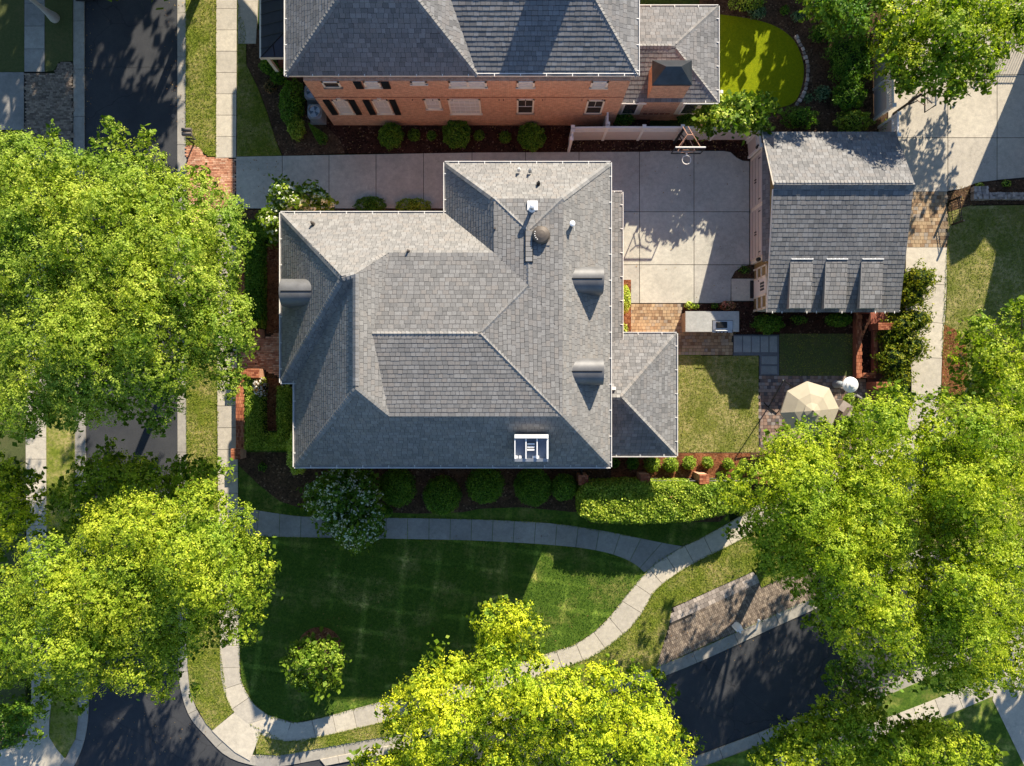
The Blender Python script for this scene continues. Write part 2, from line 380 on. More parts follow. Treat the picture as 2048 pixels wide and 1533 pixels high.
def inside_np(poly, X, Y):
    r = np.zeros(X.shape, bool); n = len(poly)
    for i in range(n):
        x0, y0 = poly[i]; x1, y1 = poly[(i+1) % n]
        if y0 == y1: continue
        c = ((y0 > Y) != (y1 > Y)) & (X < (x1-x0)*(Y-y0)/(y1-y0)+x0); r ^= c
    return r
def smooth_line(P, n=6):         # Catmull-Rom through the points
    out = []
    for i in range(len(P)-1):
        p0 = P[max(0, i-1)]; p1 = P[i]; p2 = P[i+1]; p3 = P[min(len(P)-1, i+2)]
        for k in range(n):
            t = k/n
            out.append(tuple(.5*((2*p1[j])+(-p0[j]+p2[j])*t+(2*p0[j]-5*p1[j]+4*p2[j]-p3[j])*t*t+(-p0[j]+3*p1[j]-3*p2[j]+p3[j])*t**3) for j in (0, 1)))
    out.append(P[-1]); return out
def resample(P, n):
    L = [0]
    for a, b in zip(P, P[1:]): L.append(L[-1]+math.dist(a, b))
    out = []
    for k in range(n+1):
        d = L[-1]*k/n; i = 0
        while i < len(L)-2 and L[i+1] < d: i += 1
        t = (d-L[i])/max(1e-6, L[i+1]-L[i]); out.append((P[i][0]+t*(P[i+1][0]-P[i][0]), P[i][1]+t*(P[i+1][1]-P[i][1])))
    return out
def strip_slabs(name, A, B, n, h0, h1, mat, piece='slab', gap=.9, sub=3, ctrl=True):
    """slabs between two border lines, each slab a part of the strip"""
    A = resample(smooth_line(A) if ctrl else A, n*sub); Bf = resample(smooth_line(B) if ctrl else B, 900); B = []; j0 = 0
    for i, p in enumerate(A):
        if i == 0: B.append(Bf[0]); continue
        if i == len(A)-1: B.append(Bf[-1]); continue
        j = min(range(j0, min(901, j0+120)), key=lambda q: math.dist(p, Bf[q])); j = max(j, j0+1); j = min(j, 900-(len(A)-1-i)); j0 = j; B.append(Bf[j])
    r = MB(); r.prism(A+B[::-1], h0-2, h1-2.0); base = r.build(name, 'joint', kind='structure')
    for k in range(n):
        a = A[k*sub:(k+1)*sub+1]; b = B[k*sub:(k+1)*sub+1]
        def pull(L):
            L = list(L); d0 = math.dist(L[0], L[1]); d1 = math.dist(L[-1], L[-2])
            t = gap/2/max(.1, d0); L[0] = (L[0][0]+(L[1][0]-L[0][0])*t, L[0][1]+(L[1][1]-L[0][1])*t)
            t = gap/2/max(.1, d1); L[-1] = (L[-1][0]+(L[-2][0]-L[-1][0])*t, L[-1][1]+(L[-2][1]-L[-1][1])*t)
            return L
        m = MB(); m.prism(pull(a)+pull(b)[::-1], h0, h1+random.uniform(-.12, .12)); m.build(piece, mat, base)
    return base
def pavers(name, poly, w, d, mat, h0, h1, deg=0, gap=.5, parent=None, bond=.5, jit=.15):
    """small pavers laid in courses, joined into one part"""
    a = math.radians(deg); c, q = math.cos(a), math.sin(a)
    L = [(c*x+q*y, -q*x+c*y) for x, y in poly]; xs = [p[0] for p in L]; ys = [p[1] for p in L]
    m = MB(); row = 0; y = min(ys)
    while y < max(ys):
        x = min(xs)-w+(row % 2)*w*bond
        while x < max(xs):
            ww = w*random.uniform(1-jit, 1+jit)
            R = [(x+gap/2, y+gap/2), (x+ww-gap/2, y+gap/2), (x+ww-gap/2, y+d-gap/2), (x+gap/2, y+d-gap/2)]
            if inside(L, x+ww/2, y+d/2):
                m.prism([(c*u-q*v, q*u+c*v) for u, v in R], h0, h1+random.uniform(-.12, .12))
            x += ww
        y += d; row += 1
    return m.build(name, mat, parent, kind='stuff')

def mesh_np(name, V, nq, mat, parent=None, kind=None):
    """V: (nq*4,3) plan coordinates"""
    L = wloc(parent) if parent else Vector((0, 0, 0))
    P = np.empty_like(V, dtype=np.float32)
    P[:, 0] = (V[:, 0]-CX)/S-L.x; P[:, 1] = (CY-V[:, 1])/S-L.y; P[:, 2] = V[:, 2]/S-L.z
    me = bpy.data.meshes.new(name); me.vertices.add(nq*4); me.vertices.foreach_set('co', P.ravel())
    me.loops.add(nq*4); me.loops.foreach_set('vertex_index', np.arange(nq*4, dtype=np.int32))
    me.polygons.add(nq); me.polygons.foreach_set('loop_start', np.arange(0, nq*4, 4, dtype=np.int32))
    me.update(calc_edges=True); me.materials.append(M[mat])
    o = bpy.data.objects.new(name, me); col.objects.link(o)
    if parent: o.parent = parent
    if kind: o['kind'] = kind
    return o
def leaf_quads(P, N, ln, wd):
    n = len(P); r = rng.normal(size=(n, 3)); u = np.cross(N, r); u /= np.linalg.norm(u, axis=1)[:, None]+1e-9
    v = np.cross(N, u); v /= np.linalg.norm(v, axis=1)[:, None]+1e-9
    sc = rng.uniform(.65, 1.3, (n, 1)); a = u*ln/2*sc; b = v*wd/2*sc
    V = np.empty((n, 4, 3)); V[:, 0] = P-a; V[:, 1] = P+b+a*.15; V[:, 2] = P+a; V[:, 3] = P-b+a*.15
    return V.reshape(-1, 3)
def unit(n):
    d = rng.normal(size=(n, 3)); return d/np.linalg.norm(d, axis=1)[:, None]

def lobe_leaves(lobes, ln, wd, cover, spray=10, squash=.75, flop=.42, low=-.2):
    """leaves gathered on sprays over each lobe; lobes: (x, y, h, r)"""
    out = []
    for (x, y, h, r) in lobes:
        nl = int(cover*2.2*math.pi*r*r/(ln*wd*.5)); nt = max(6, nl//spray)
        d = unit(nt*2); d = d[d[:, 2] > low][:nt]; nt = len(d)
        rad = r*(1-.38*rng.random(nt)**2.6)*rng.uniform(.88, 1.14, nt)
        T = np.array([x, y, h])+d*rad[:, None]*np.array([1, 1, squash])
        dd = np.repeat(d, spray, 0); P = np.repeat(T, spray, 0)+dd*rng.uniform(-1, 1, (nt*spray, 1))*ln*.9+rng.normal(size=(nt*spray, 3))*ln*.62
        N = dd*.85+unit(nt*spray)*flop+np.array([0, 0, .22])
        N /= np.linalg.norm(N, axis=1)[:, None]
        out.append(leaf_quads(P, N, ln, wd))
    return np.concatenate(out)

def dist_poly(poly, X, Y):
    D = np.full(X.shape, 1e9); n = len(poly)
    for i in range(n):
        x0, y0 = poly[i]; x1, y1 = poly[(i+1) % n]; L2 = (x1-x0)**2+(y1-y0)**2+1e-9
        t = np.clip(((X-x0)*(x1-x0)+(Y-y0)*(y1-y0))/L2, 0, 1); D = np.minimum(D, np.hypot(X-x0-t*(x1-x0), Y-y0-t*(y1-y0)))
    return D
def make_tree(name, outline, hb, ht, trunk, label, mat, cat='tree', lr=(20, 36), ln=5.2, wd=3.0, cover=1.0, step=28, group=None, proj=True, trad=8, spray=10, extra_low=True, limb_n=14, bough=52):
    """crown grown inside an outline: lobes over a dome, carried by trunk and limbs"""
    xs = [p[0] for p in outline]; ys = [p[1] for p in outline]
    gx, gy = np.meshgrid(np.arange(min(xs), max(xs), step), np.arange(min(ys), max(ys), step*.87))
    gx = gx+(np.arange(gx.shape[0]) % 2)[:, None]*step*.5
    gx = (gx+rng.uniform(-.42, .42, gx.shape)*step).ravel(); gy = (gy+rng.uniform(-.42, .42, gy.shape)*step).ravel()
    k = inside_np(outline, gx, gy); gx, gy = gx[k], gy[k]; D = dist_poly(outline, gx, gy); dm = max(D.max(), 1)
    lobes = []; RB = bough; bc = []
    for _ in range(4000):
        bx_, by_ = random.uniform(min(xs), max(xs)), random.uniform(min(ys), max(ys))
        if inside(outline, bx_, by_) and all(math.dist((bx_, by_), q[:2]) > RB*1.22 for q in bc): bc.append((bx_, by_, random.uniform(-1, 1)))
    for x, y, d in zip(gx, gy, D):
        q = min(bc, key=lambda q: math.dist((x, y), q[:2])) if bc else (x, y, 0); db_ = min(1.25, math.dist((x, y), q[:2])/RB)
        t = min(1, d/dm); h = hb+(ht-hb)*math.sqrt(max(0, 1-(1-t)**2))*random.uniform(.86, 1.0)+q[2]*RB*.5*min(1, t*2)-db_**2*RB*1.15*min(1, .3+t*2)
        h = max(h, hb*.55)
        r = min(random.uniform(*lr), max(lr[0]*.45, d*.9))
        if db_ > .82 and t > .1 and random.random() < .28: continue
        if proj: X, Y = I(x, y, h)
        else: X, Y = x, y
        if random.random() < .04 and t > .3: continue      # gaps between the boughs
        lobes.append((X, Y, h-r*.5, r))
        if extra_low and t > .35 and random.random() < .45:
            lobes.append((X+random.uniform(-20, 20), Y+random.uniform(-20, 20), h-r*1.9, r*.85))
    R = root(name, trunk[0], trunk[1], label, cat, group)
    V = lobe_leaves(lobes, ln, wd, cover, spray=spray); crown = mesh_np('crown', V, len(V)//4, mat, R)
    V = lobe_leaves([(a_[0], a_[1], a_[2]-a_[3]*.25, a_[3]*.62) for a_ in lobes], ln*2.4, wd*3.0, .26, spray=4, flop=1.0); mesh_np('inner_foliage', V, len(V)//4, 'leaf_inner_shade', R)
    m = MB(); cx = sum(l[0] for l in lobes)/len(lobes); cy = sum(l[1] for l in lobes)/len(lobes); fork = hb*.75
    tx, ty = trunk[0]+(cx-trunk[0])*.35, trunk[1]+(cy-trunk[1])*.35
    m.tube([(trunk[0], trunk[1], -3), (trunk[0], trunk[1], 8), (trunk[0]+(tx-trunk[0])*.5, trunk[1]+(ty-trunk[1])*.5, fork*.6), (tx, ty, fork)], [trad*1.5, trad*1.1, trad*.85, trad*.7], 9)
    for l in random.sample(lobes, min(limb_n, len(lobes))):
        mx, my, mh = (tx+l[0])/2+random.uniform(-8, 8), (ty+l[1])/2+random.uniform(-8, 8), fork+(l[2]-fork)*.62
        m.tube([(tx, ty, fork*.92), (mx, my, mh), (l[0], l[1], l[2])], [trad*.36, trad*.2, .5], 6)
    m.build('trunk', 'bark', R, smooth=True); m = MB()
    for l in random.sample(lobes, min(limb_n*4, len(lobes))):
        a = random.uniform(0, 6.28); q = l[3]*.95
        m.tube([(l[0], l[1], l[2]-4), (l[0]+math.cos(a)*q*.5, l[1]+math.sin(a)*q*.5, l[2]+3), (l[0]+math.cos(a)*q, l[1]+math.sin(a)*q, l[2]+q*.45)], [.9, .6, .2], 4)
    m.build('twigs', 'bark', R, kind='stuff')
    return R, lobes
def make_shrub(x, y, rx, ry, ht, label, mat='leaf_box', name='shrub', cat='shrub', group=None, ln=3.4, wd=2.2, cover=1.3, proj=True, rough=.10, flowers=None, nfl=0, h0=0):
    """dense rounded shrub: leaves over a knobbly ellipsoid with a dark solid core standing for inner shade"""
    if proj: x, y = I(x, y, h0+ht*.6)
    R = root(name, x, y, label, cat, group)
    n = int(cover*2*math.pi*rx*ry*1.6/(ln*wd*.5))
    d = unit(n); d[:, 2] = np.abs(d[:, 2])*1.0-.12*rng.random(n)
    kn = 1+rough*(np.sin(d[:, 0]*7+x)*np.cos(d[:, 1]*8+y)+np.sin(d[:, 2]*9+x*.3)*.6)
    rad = (1-.22*rng.random(n)**1.6)*kn*rng.uniform(.96, 1.05, n)
    P = np.array([x, y, h0+ht*.38])+d*rad[:, None]*np.array([rx, ry, ht*.62]); P[:, 2] = np.maximum(P[:, 2], h0+.6)
    N = d*.8+unit(n)*.75; N /= np.linalg.norm(N, axis=1)[:, None]
    V = leaf_quads(P, N, ln, wd); mesh_np('foliage', V, n, mat, R)
    m = MB(); m.lathe(x, y, [(min(rx, ry)*.5, h0), (min(rx, ry)*.8, h0+ht*.3), (min(rx, ry)*.62, h0+ht*.68), (min(rx, ry)*.2, h0+ht*.82)], 12); m.build('inner_shade_core', 'core', R)
    if flowers:
        d = unit(nfl*2); d = d[d[:, 2] > .05][:nfl]; P = np.array([x, y, h0+ht*.38])+d*np.array([rx, ry, ht*.66])*rng.uniform(.93, 1.06, (len(d), 1))
        V = leaf_quads(P, (d+unit(len(d))*.4), 3.4, 3.2); mesh_np('blossom', V, len(d), flowers, R, kind='stuff')
    return R
def make_hedge(poly, h, label, mat='leaf_hedge', ln=3.2, wd=2.2, dens=.75, bump=3):
    """clipped hedge with leafy top and sides"""
    xs = [p[0] for p in poly]; ys = [p[1] for p in poly]; cx, cy = sum(xs)/len(xs), sum(ys)/len(ys)
    R = root('hedge', cx, cy, label, 'hedge')
    A = abs(area2(poly))/2; n = int(A*dens*1.5*((max(xs)-min(xs))*(max(ys)-min(ys)))/A)
    X = rng.uniform(min(xs), max(xs), n); Y = rng.uniform(min(ys), max(ys), n); k = inside_np(poly, X, Y); X, Y = X[k], Y[k]
    D = dist_poly(poly, X, Y); Z = h+np.sin(X*.13)*np.cos(Y*.17)*bump*.5+rng.normal(size=X.shape)*bump*.55-np.maximum(0, 7-D)**2*.16
    P = np.stack([X, Y, Z], 1); N = unit(len(P))*.8+np.array([0, 0, .8])
    out = [leaf_quads(P, N, ln, wd)]
    q = len(poly)
    for i in range(q):
        a, b = poly[i], poly[(i+1) % q]; L = math.dist(a, b); m_ = int(L*h*dens*.8)
        if m_ < 1: continue
        t = rng.random(m_); z = rng.random(m_)*h*.93
        px, py = a[0]+(b[0]-a[0])*t, a[1]+(b[1]-a[1])*t; nx, ny = (b[1]-a[1])/L, -(b[0]-a[0])/L
        P = np.stack([px+rng.normal(size=m_)*1.3, py+rng.normal(size=m_)*1.3, z], 1)
        out.append(leaf_quads(P, unit(m_)*.8+np.array([nx, ny, .2])*.7, ln, wd))
    V = np.concatenate(out); mesh_np('foliage', V, len(V)//4, mat, R)
    c = MB(); c.prism([(cx+(x-cx)*.93, cy+(y-cy)*.93) for x, y in poly], 0, h-5); c.build('inner_shade_core', 'core', R)
    return R
def grass_blades(polys, dens, ln, mat, name, label, holes=()):
    out = []
    for poly in polys:
        xs = [p[0] for p in poly]; ys = [p[1] for p in poly]
        n = int((max(xs)-min(xs))*(max(ys)-min(ys))*dens); X = rng.uniform(min(xs), max(xs), n); Y = rng.uniform(min(ys), max(ys), n)
        k = inside_np(poly, X, Y)
        for h in holes: k &= ~inside_np(h, X, Y)
        X, Y = X[k], Y[k]; P = np.stack([X, Y, np.full(X.shape, .9)], 1)
        out.append(leaf_quads(P, unit(len(P))*.8+np.array([0, 0, .35]), ln, .8))
    V = np.concatenate(out); o = mesh_np(name, V, len(V)//4, mat, kind='stuff'); tag(o, label, 'grass'); return o

# ---------------------------------------------------------------- shingled roofs
def face_plane(F):
    a, b, c = (Vector((p[0], -p[1], p[2])) for p in F[:3]); n = (b-a).cross(c-a)
    i = 3
    while n.length < 50 and i < len(F): c = Vector((F[i][0], -F[i][1], F[i][2])); n = (b-a).cross(c-a); i += 1
    n.normalize()
    return n if n.z > 0 else -n
def shingle_face(F, e=6.8, w=8.8, t=.42, gap=.5):
    """list of (polygon top, polygon base, area) for a convex roof face; F in plan x, y, h"""
    n = face_plane(F); u = Vector((0, 0, 1)).cross(n)
    if u.length < 1e-3: u = Vector((1, 0, 0))
    u.normalize(); v = n.cross(u); o = Vector((F[0][0], -F[0][1], F[0][2]))
    L = [((Vector((p[0], -p[1], p[2]))-o).dot(u), (Vector((p[0], -p[1], p[2]))-o).dot(v)) for p in F]
    xs = [p[0] for p in L]; ys = [p[1] for p in L]; out = []; y = min(ys)
    while y < max(ys):
        x = min(xs)-random.uniform(0, w)
        while x < max(xs):
            ww = w*random.uniform(.72, 1.28); dy = random.choice((0, 0, 0, .35))
            R = [(x+gap/2, y-dy), (x+ww-gap/2, y-dy), (x+ww-gap/2, y+e-dy-.55), (x+gap/2, y+e-dy-.55)]  # strip left open so the dark underlay draws a shadow line
            C = clip_convex(R, L)
            if len(C) >= 3 and abs(area2(C)) > 4:
                if area2(C) < 0: C = C[::-1]
                tt = t*random.uniform(.75, 1.25)
                top = [o+u*a+v*b+n*(.22+tt*max(0, 1-(b-y)/e)) for a, b in C]; bot = [o+u*a+v*b+n*.02 for a, b in C]
                out.append((top, bot, abs(area2(C))/2))
            x += ww
        y += e
    return out
def roof(parent, faces, mat, singles=300, e=6.8, w=8.8, sheet='roof_deck', t=.42):
    m = MB()
    for F in faces:
        m.poly([tuple(p) for p in F])
    m.build(sheet, 'under', parent)
    P = []
    for F in faces: P += shingle_face(F, e, w, t)
    P.sort(key=lambda q: -q[2]*(1+.0*random.random()))
    head = P[:max(singles*4, 1)]; random.shuffle(head); one = head[:singles]; rest = head[singles:]+P[max(singles*4, 1):]
    def add(mb, q):
        top, bot, _ = q; n = len(top)
        b = mb.pts([(p.x, -p.y, p.z) for p in bot]+[(p.x, -p.y, p.z) for p in top]); mb.f.append([b+n+i for i in range(n)])
        for i in range(n): j = (i+1) % n; mb.f.append([b+i, b+j, b+n+j, b+n+i])
    mb = MB()
    for q in rest: add(mb, q)
    mb.build('shingle', mat, parent, kind='stuff')
    for q in one:
        k = MB(); add(k, q); k.build('shingle', mat, parent)
def caps(parent, lines, mat='cap', w=9.5, step=6.5, lift=1.2):
    m = MB()
    for a, b in lines:
        a = Vector(a); b = Vector(b); L = (b-a).length; d = (b-a)/L; n = int(L/step)
        hz = Vector((-d.y, d.x, 0)).normalized()
        for k in range(n):
            p = a+d*(k*step); q = a+d*((k+1)*step-.5); drop = w*.5*.55
            l0 = lift+.9; l1 = lift
            top0 = p+Vector((0, 0, l0)); top1 = q+Vector((0, 0, l1))
            A = [p+hz*w/2+Vector((0, 0, l0-drop)), top0, p-hz*w/2+Vector((0, 0, l0-drop))]
            B = [q+hz*w/2+Vector((0, 0, l1-drop)), top1, q-hz*w/2+Vector((0, 0, l1-drop))]
            i = m.pts([tuple(x) for x in A+B]+[tuple(x-Vector((0, 0, 1.6))) for x in (A[0], A[2], A[1])])
            m.f += [[i, i+1, i+4, i+3], [i+1, i+2, i+5, i+4], [i, i+1, i+8, i+6], [i+1, i+2, i+7, i+8]]
    m.build('ridge_cap', mat, parent, kind='stuff')
def gutter(parent, line, h, mat='white', w=2.4, brackets=44, side=1):
    """line runs clockwise in plan; gutter sits outside of it"""
    for (a, b) in zip(line, line[1:]):
        L = math.dist(a, b); ux, uy = (b[0]-a[0])/L, (b[1]-a[1])/L; nx, ny = uy*side, -ux*side
        m = MB(); 
        def q(t, o): return (a[0]+ux*t+nx*o, a[1]+uy*t+ny*o)
        m.prism([q(-1, 2.1), q(L+1, 2.1), q(L+1, 3.2), q(-1, 3.2)], h-4, h+1.0, True)
        m.prism([q(-1, 0.2), q(L+1, .2), q(L+1, 2.1), q(-1, 2.1)], h-4.2, h-3.4, True)
        g = m.build('gutter', mat, parent)
        k = brackets*.5
        while k < L:
            c = MB(); c.prism([q(k, -2.2), q(k+1.3, -2.2), q(k+1.3, 2.1), q(k, 2.1)], h+.3, h+1.3, True); c.build('gutter_bracket', mat, parent if parent.parent else g); k += brackets
def walls(parent, ring, h0, h1, mat, name='wall'):
    n = len(ring)
    m = MB(); m.prism(ring, h0, h1); m.build(name, mat, parent)
# ================================================================ THE GROUND
struct('ground', [(-5000, -5000), (7000, -5000), (7000, 7000), (-5000, 7000)], -8, -5, 'earth')
# streets: the long street on the west side bends into the cross street at the bottom
street_e = [(354, -900), (354, 700), (355, 1100), (356, 1330), (362, 1385), (372, 1420), (386, 1446), (411, 1473), (440, 1504), (470, 1522), (510, 1533), (560, 1534), (655, 1517), (760, 1498), (905, 1466), (1100, 1420), (1332, 1352), (1600, 1233), (2060, 1028), (2700, 742)]
street_w = [(167, -900), (169, 700), (172, 1100), (174, 1330), (176, 1409), (173, 1453), (164, 1494), (147, 1533), (118, 1575), (60, 1625), (-500, 1800)]
street_s = [(-500, 2100), (700, 1720), (1390, 1515), (1636, 1421), (1777, 1365), (2060, 1246), (2700, 975)]
struct('street', street_e+street_s[::-1]+[(-900, 1900)]+street_w[::-1], -5, -3.2, 'asphalt')
# kerbs with gutters, laid in segments
def offs(line, d):
    out = []
    for i, p in enumerate(line):
        a = line[max(0, i-1)]; b = line[min(len(line)-1, i+1)]; L = math.dist(a, b); out.append((p[0]-(b[1]-a[1])/L*d, p[1]+(b[0]-a[0])/L*d))
    return out
gut_e = [(354, -150), (354, 200), (354, 700), (355, 1100), (356, 1330), (362, 1385), (372, 1420), (386, 1446), (411, 1473), (440, 1504), (470, 1522), (510, 1533)]
strip_slabs('kerb', gut_e, offs(gut_e, -19), 20, -5, -1.4, 'kerb', 'kerb_segment', gap=.8, sub=5)
gut_n = [(510, 1533), (560, 1534), (655, 1517), (760, 1498), (905, 1466), (1100, 1420), (1332, 1352), (1600, 1233), (2060, 1028)]
strip_slabs('kerb', gut_n, offs(gut_n, -23), 18, -5, -1.5, 'kerb', 'kerb_segment', gap=.8, sub=4)
gut_w = [(167, -150), (169, 700), (172, 1100), (174, 1330), (176, 1409), (173, 1453), (164, 1494), (147, 1533), (118, 1575)]
strip_slabs('kerb', offs(gut_w, 22), gut_w, 18, -5, -1.45, 'kerb', 'kerb_segment', gap=.8, sub=5)
gut_s = [(1200, 1576), (1390, 1515), (1636, 1421), (1777, 1365), (2060, 1246)]
strip_slabs('kerb', gut_s, offs(gut_s, 26), 11, -5, -1.5, 'kerb', 'kerb_segment', gap=.8, sub=4)

# west side of the street
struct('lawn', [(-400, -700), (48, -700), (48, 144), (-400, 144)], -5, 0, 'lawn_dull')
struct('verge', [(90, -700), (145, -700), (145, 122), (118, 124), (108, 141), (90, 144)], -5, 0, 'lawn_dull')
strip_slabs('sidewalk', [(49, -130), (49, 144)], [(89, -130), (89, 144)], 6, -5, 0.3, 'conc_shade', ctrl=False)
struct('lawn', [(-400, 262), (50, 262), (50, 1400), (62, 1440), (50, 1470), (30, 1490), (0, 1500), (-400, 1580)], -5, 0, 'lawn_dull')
struct('verge', [(92, 300), (147, 300), (150, 1330), (155, 1410), (155, 1440), (150, 1479), (129, 1517), (112, 1497), (97, 1475), (101, 1440), (101, 1300), (93, 1060)], -5, 0, 'lawn_verge')
strip_slabs('sidewalk', [(50, 302), (51, 700), (53, 1060), (62, 1300), (63, 1403)], [(91, 302), (92, 700), (93, 1060), (101, 1300), (103, 1403)], 25, -5, 0.3, 'conc_walk')
cw = MB(); cw.prism([(62, 1404), (103, 1404), (98, 1440), (98, 1474), (112, 1497), (130, 1518), (112, 1545), (90, 1580), (-60, 1600), (-60, 1515), (0, 1501), (30, 1491), (50, 1471), (62, 1440)], -5, .25); cwo = cw.build('sidewalk_corner', 'conc_walk', kind='structure')
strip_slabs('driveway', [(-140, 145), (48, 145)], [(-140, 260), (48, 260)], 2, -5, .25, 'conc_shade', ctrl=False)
o = struct('driveway_apron', [(50, 146), (108, 146), (118, 126), (145, 124), (145, 298), (50, 298)], -5, -.9, 'joint')
pavers('brick', [(50, 146), (108, 146), (118, 126), (145, 124), (145, 298), (50, 298)], 6.6, 3.3, 'paver_dim', -1, .1, parent=o)

# east side of the street
struct('verge', [(372, -700), (432, -700), (432, 313), (417, 313), (407, 306), (397, 295), (389, 290), (372, 292)], -5, .1, 'lawn_verge')
strip_slabs('sidewalk', [(433, -110), (432, 316)], [(474, -110), (472, 316)], 10, -5, .35, 'conc_walk', ctrl=False)
apron = [(373, 293), (389, 291), (397, 297), (407, 308), (417, 315), (472, 317), (472, 418), (417, 420), (405, 430), (395, 442), (373, 445)]
o = struct('driveway_apron', apron, -5, -.8, 'joint')
pavers('brick', apron, 6.8, 3.4, 'brick_apron', -1, .15, parent=o)
struct('verge', [(372, 447), (397, 444), (408, 431), (433, 421), (433, 1000), (440, 1294), (443, 1356), (453, 1395), (468, 1424), (425, 1461), (412, 1448), (392, 1412), (380, 1385), (375, 1330), (373, 1000)], -5, .1, 'lawn_verge')
strip_slabs('sidewalk', [(433, 420), (434, 700), (436, 1018), (440, 1294), (443, 1356), (453, 1395), (468, 1424), (497, 1447)], [(473, 420), (474, 700), (476, 1018), (479, 1303), (482, 1362), (506, 1406), (528, 1427), (540, 1434)], 24, -5, .35, 'conc_walk')
ramp = MB(); ramp.prism([(469, 1425), (499, 1448), (520, 1469), (500, 1522), (470, 1505), (440, 1478), (424, 1462)], -5, .2); ramp.prism([(470, 1420), (500, 1415), (540, 1432), (575, 1443), (580, 1484), (545, 1478), (518, 1468), (499, 1449)], -5, .12); ramp.build('sidewalk_ramp', 'conc_walk', kind='structure')
for k, (a, b) in enumerate((((455, 1436), (483, 1459)), ((440, 1448), (495, 1497)))):
    pass
# south walk along the cross street
sw_top = [(541, 1435), (591, 1446), (655, 1433), (732, 1412), (860, 1380), (980, 1344), (1060, 1320), (1100, 1306), (1147, 1291), (1188, 1265), (1223, 1230), (1252, 1192), (1285, 1153), (1317, 1121), (1367, 1093), (1390, 1083), (1460, 1045), (1560, 985), (1700, 915), (1900, 830)]
sw_bot = [(500, 1449), (573, 1484), (626, 1477), (743, 1450), (880, 1415), (1000, 1378), (1080, 1352), (1125, 1337), (1182, 1315), (1223, 1288), (1258, 1259), (1282, 1230), (1305, 1189), (1329, 1165), (1367, 1139), (1411, 1115), (1464, 1089), (1580, 1024), (1715, 955), (1915, 870)]
strip_slabs('sidewalk', sw_top, sw_bot, 36, -5, .3, 'conc_walk')
verge_s = [(512, 1462), (574, 1482), (627, 1475), (744, 1448), (881, 1412), (1001, 1375), (1081, 1349), (1126, 1334), (1181, 1312), (1221, 1286), (1256, 1257), (1280, 1228), (1303, 1187), (1327, 1163), (1365, 1137), (1410, 1113), (1463, 1087), (1579, 1022), (1713, 953), (1913, 868), (1960, 960), (1640, 1118), (1523, 1176), (1510, 1142), (1344, 1215), (1338, 1250), (1326, 1290), (1312, 1335), (1300, 1339), (1100, 1396), (905, 1443), (760, 1475), (655, 1494), (560, 1511), (512, 1508)]
struct('verge', verge_s, -5, .1, 'lawn_verge')
# small walk between sidewalk and cross street, half under the yellow tree
strip_slabs('footpath', [(640, 1520), (760, 1496), (905, 1468), (960, 1455)], [(650, 1532), (765, 1510), (905, 1484), (965, 1470)], 9, -5, .2, 'conc_walk')
# paved bay beside the cross street
bay = [(1345, 1216), (1510, 1144), (1523, 1177), (1640, 1120), (1655, 1180), (1600, 1207), (1312, 1336), (1327, 1290), (1339, 1250)]
o = struct('parking_bay', bay, -5, -1.9, 'joint')
pavers('brick', [(1340, 1250), (1517, 1166), (1640, 1120), (1655, 1180), (1600, 1207), (1312, 1336), (1327, 1290)], 3.6, 7.2, 'paver_dim', -2, -.9, deg=-24, parent=o, gap=.6)
pavers('paver', [(1345, 1217), (1510, 1145), (1518, 1165), (1340, 1247)], 8.4, 8.6, 'stone', -2, -.6, deg=-24.5, parent=o, gap=.6)
# far side of the cross street
struct('lawn', offs([(1200, 1602), (1390, 1541), (1636, 1447), (1777, 1391), (2060, 1272)], 0)+[(2300, 1180), (2300, 2000), (1200, 2000)], -5, 0, 'lawn_front')
strip_slabs('sidewalk', [(1400, 1578), (1620, 1492), (1844, 1409), (2006, 1341), (2080, 1310)], [(1412, 1612), (1634, 1526), (1862, 1443), (2020, 1378), (2095, 1345)], 16, -5, .35, 'conc_walk')
dv = MB(); dv.prism([(2006, 1300), (2400, 1150), (2500, 1900), (2130, 1700), (1985, 1400)], -5, .5); dv.build('driveway', 'conc_walk', kind='structure')

# front lawn and the curved path under the south wall
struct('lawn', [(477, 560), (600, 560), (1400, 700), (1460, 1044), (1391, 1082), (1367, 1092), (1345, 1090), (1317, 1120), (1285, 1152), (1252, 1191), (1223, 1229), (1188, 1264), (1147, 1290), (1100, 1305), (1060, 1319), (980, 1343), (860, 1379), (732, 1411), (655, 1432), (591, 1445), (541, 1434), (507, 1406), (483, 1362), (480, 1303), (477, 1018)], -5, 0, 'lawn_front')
strip_slabs('path', [(476, 1013), (515, 1021), (559, 1028), (617, 1034), (764, 1036), (890, 1038), (975, 1040), (1100, 1047), (1200, 1061), (1270, 1075), (1340, 1089), (1366, 1093)], [(477, 1068), (515, 1072), (560, 1074), (617, 1075), (793, 1078), (940, 1081), (1057, 1087), (1153, 1095), (1211, 1105), (1250, 1118), (1273, 1131), (1289, 1145)], 21, -.5, .75, 'conc_shade')
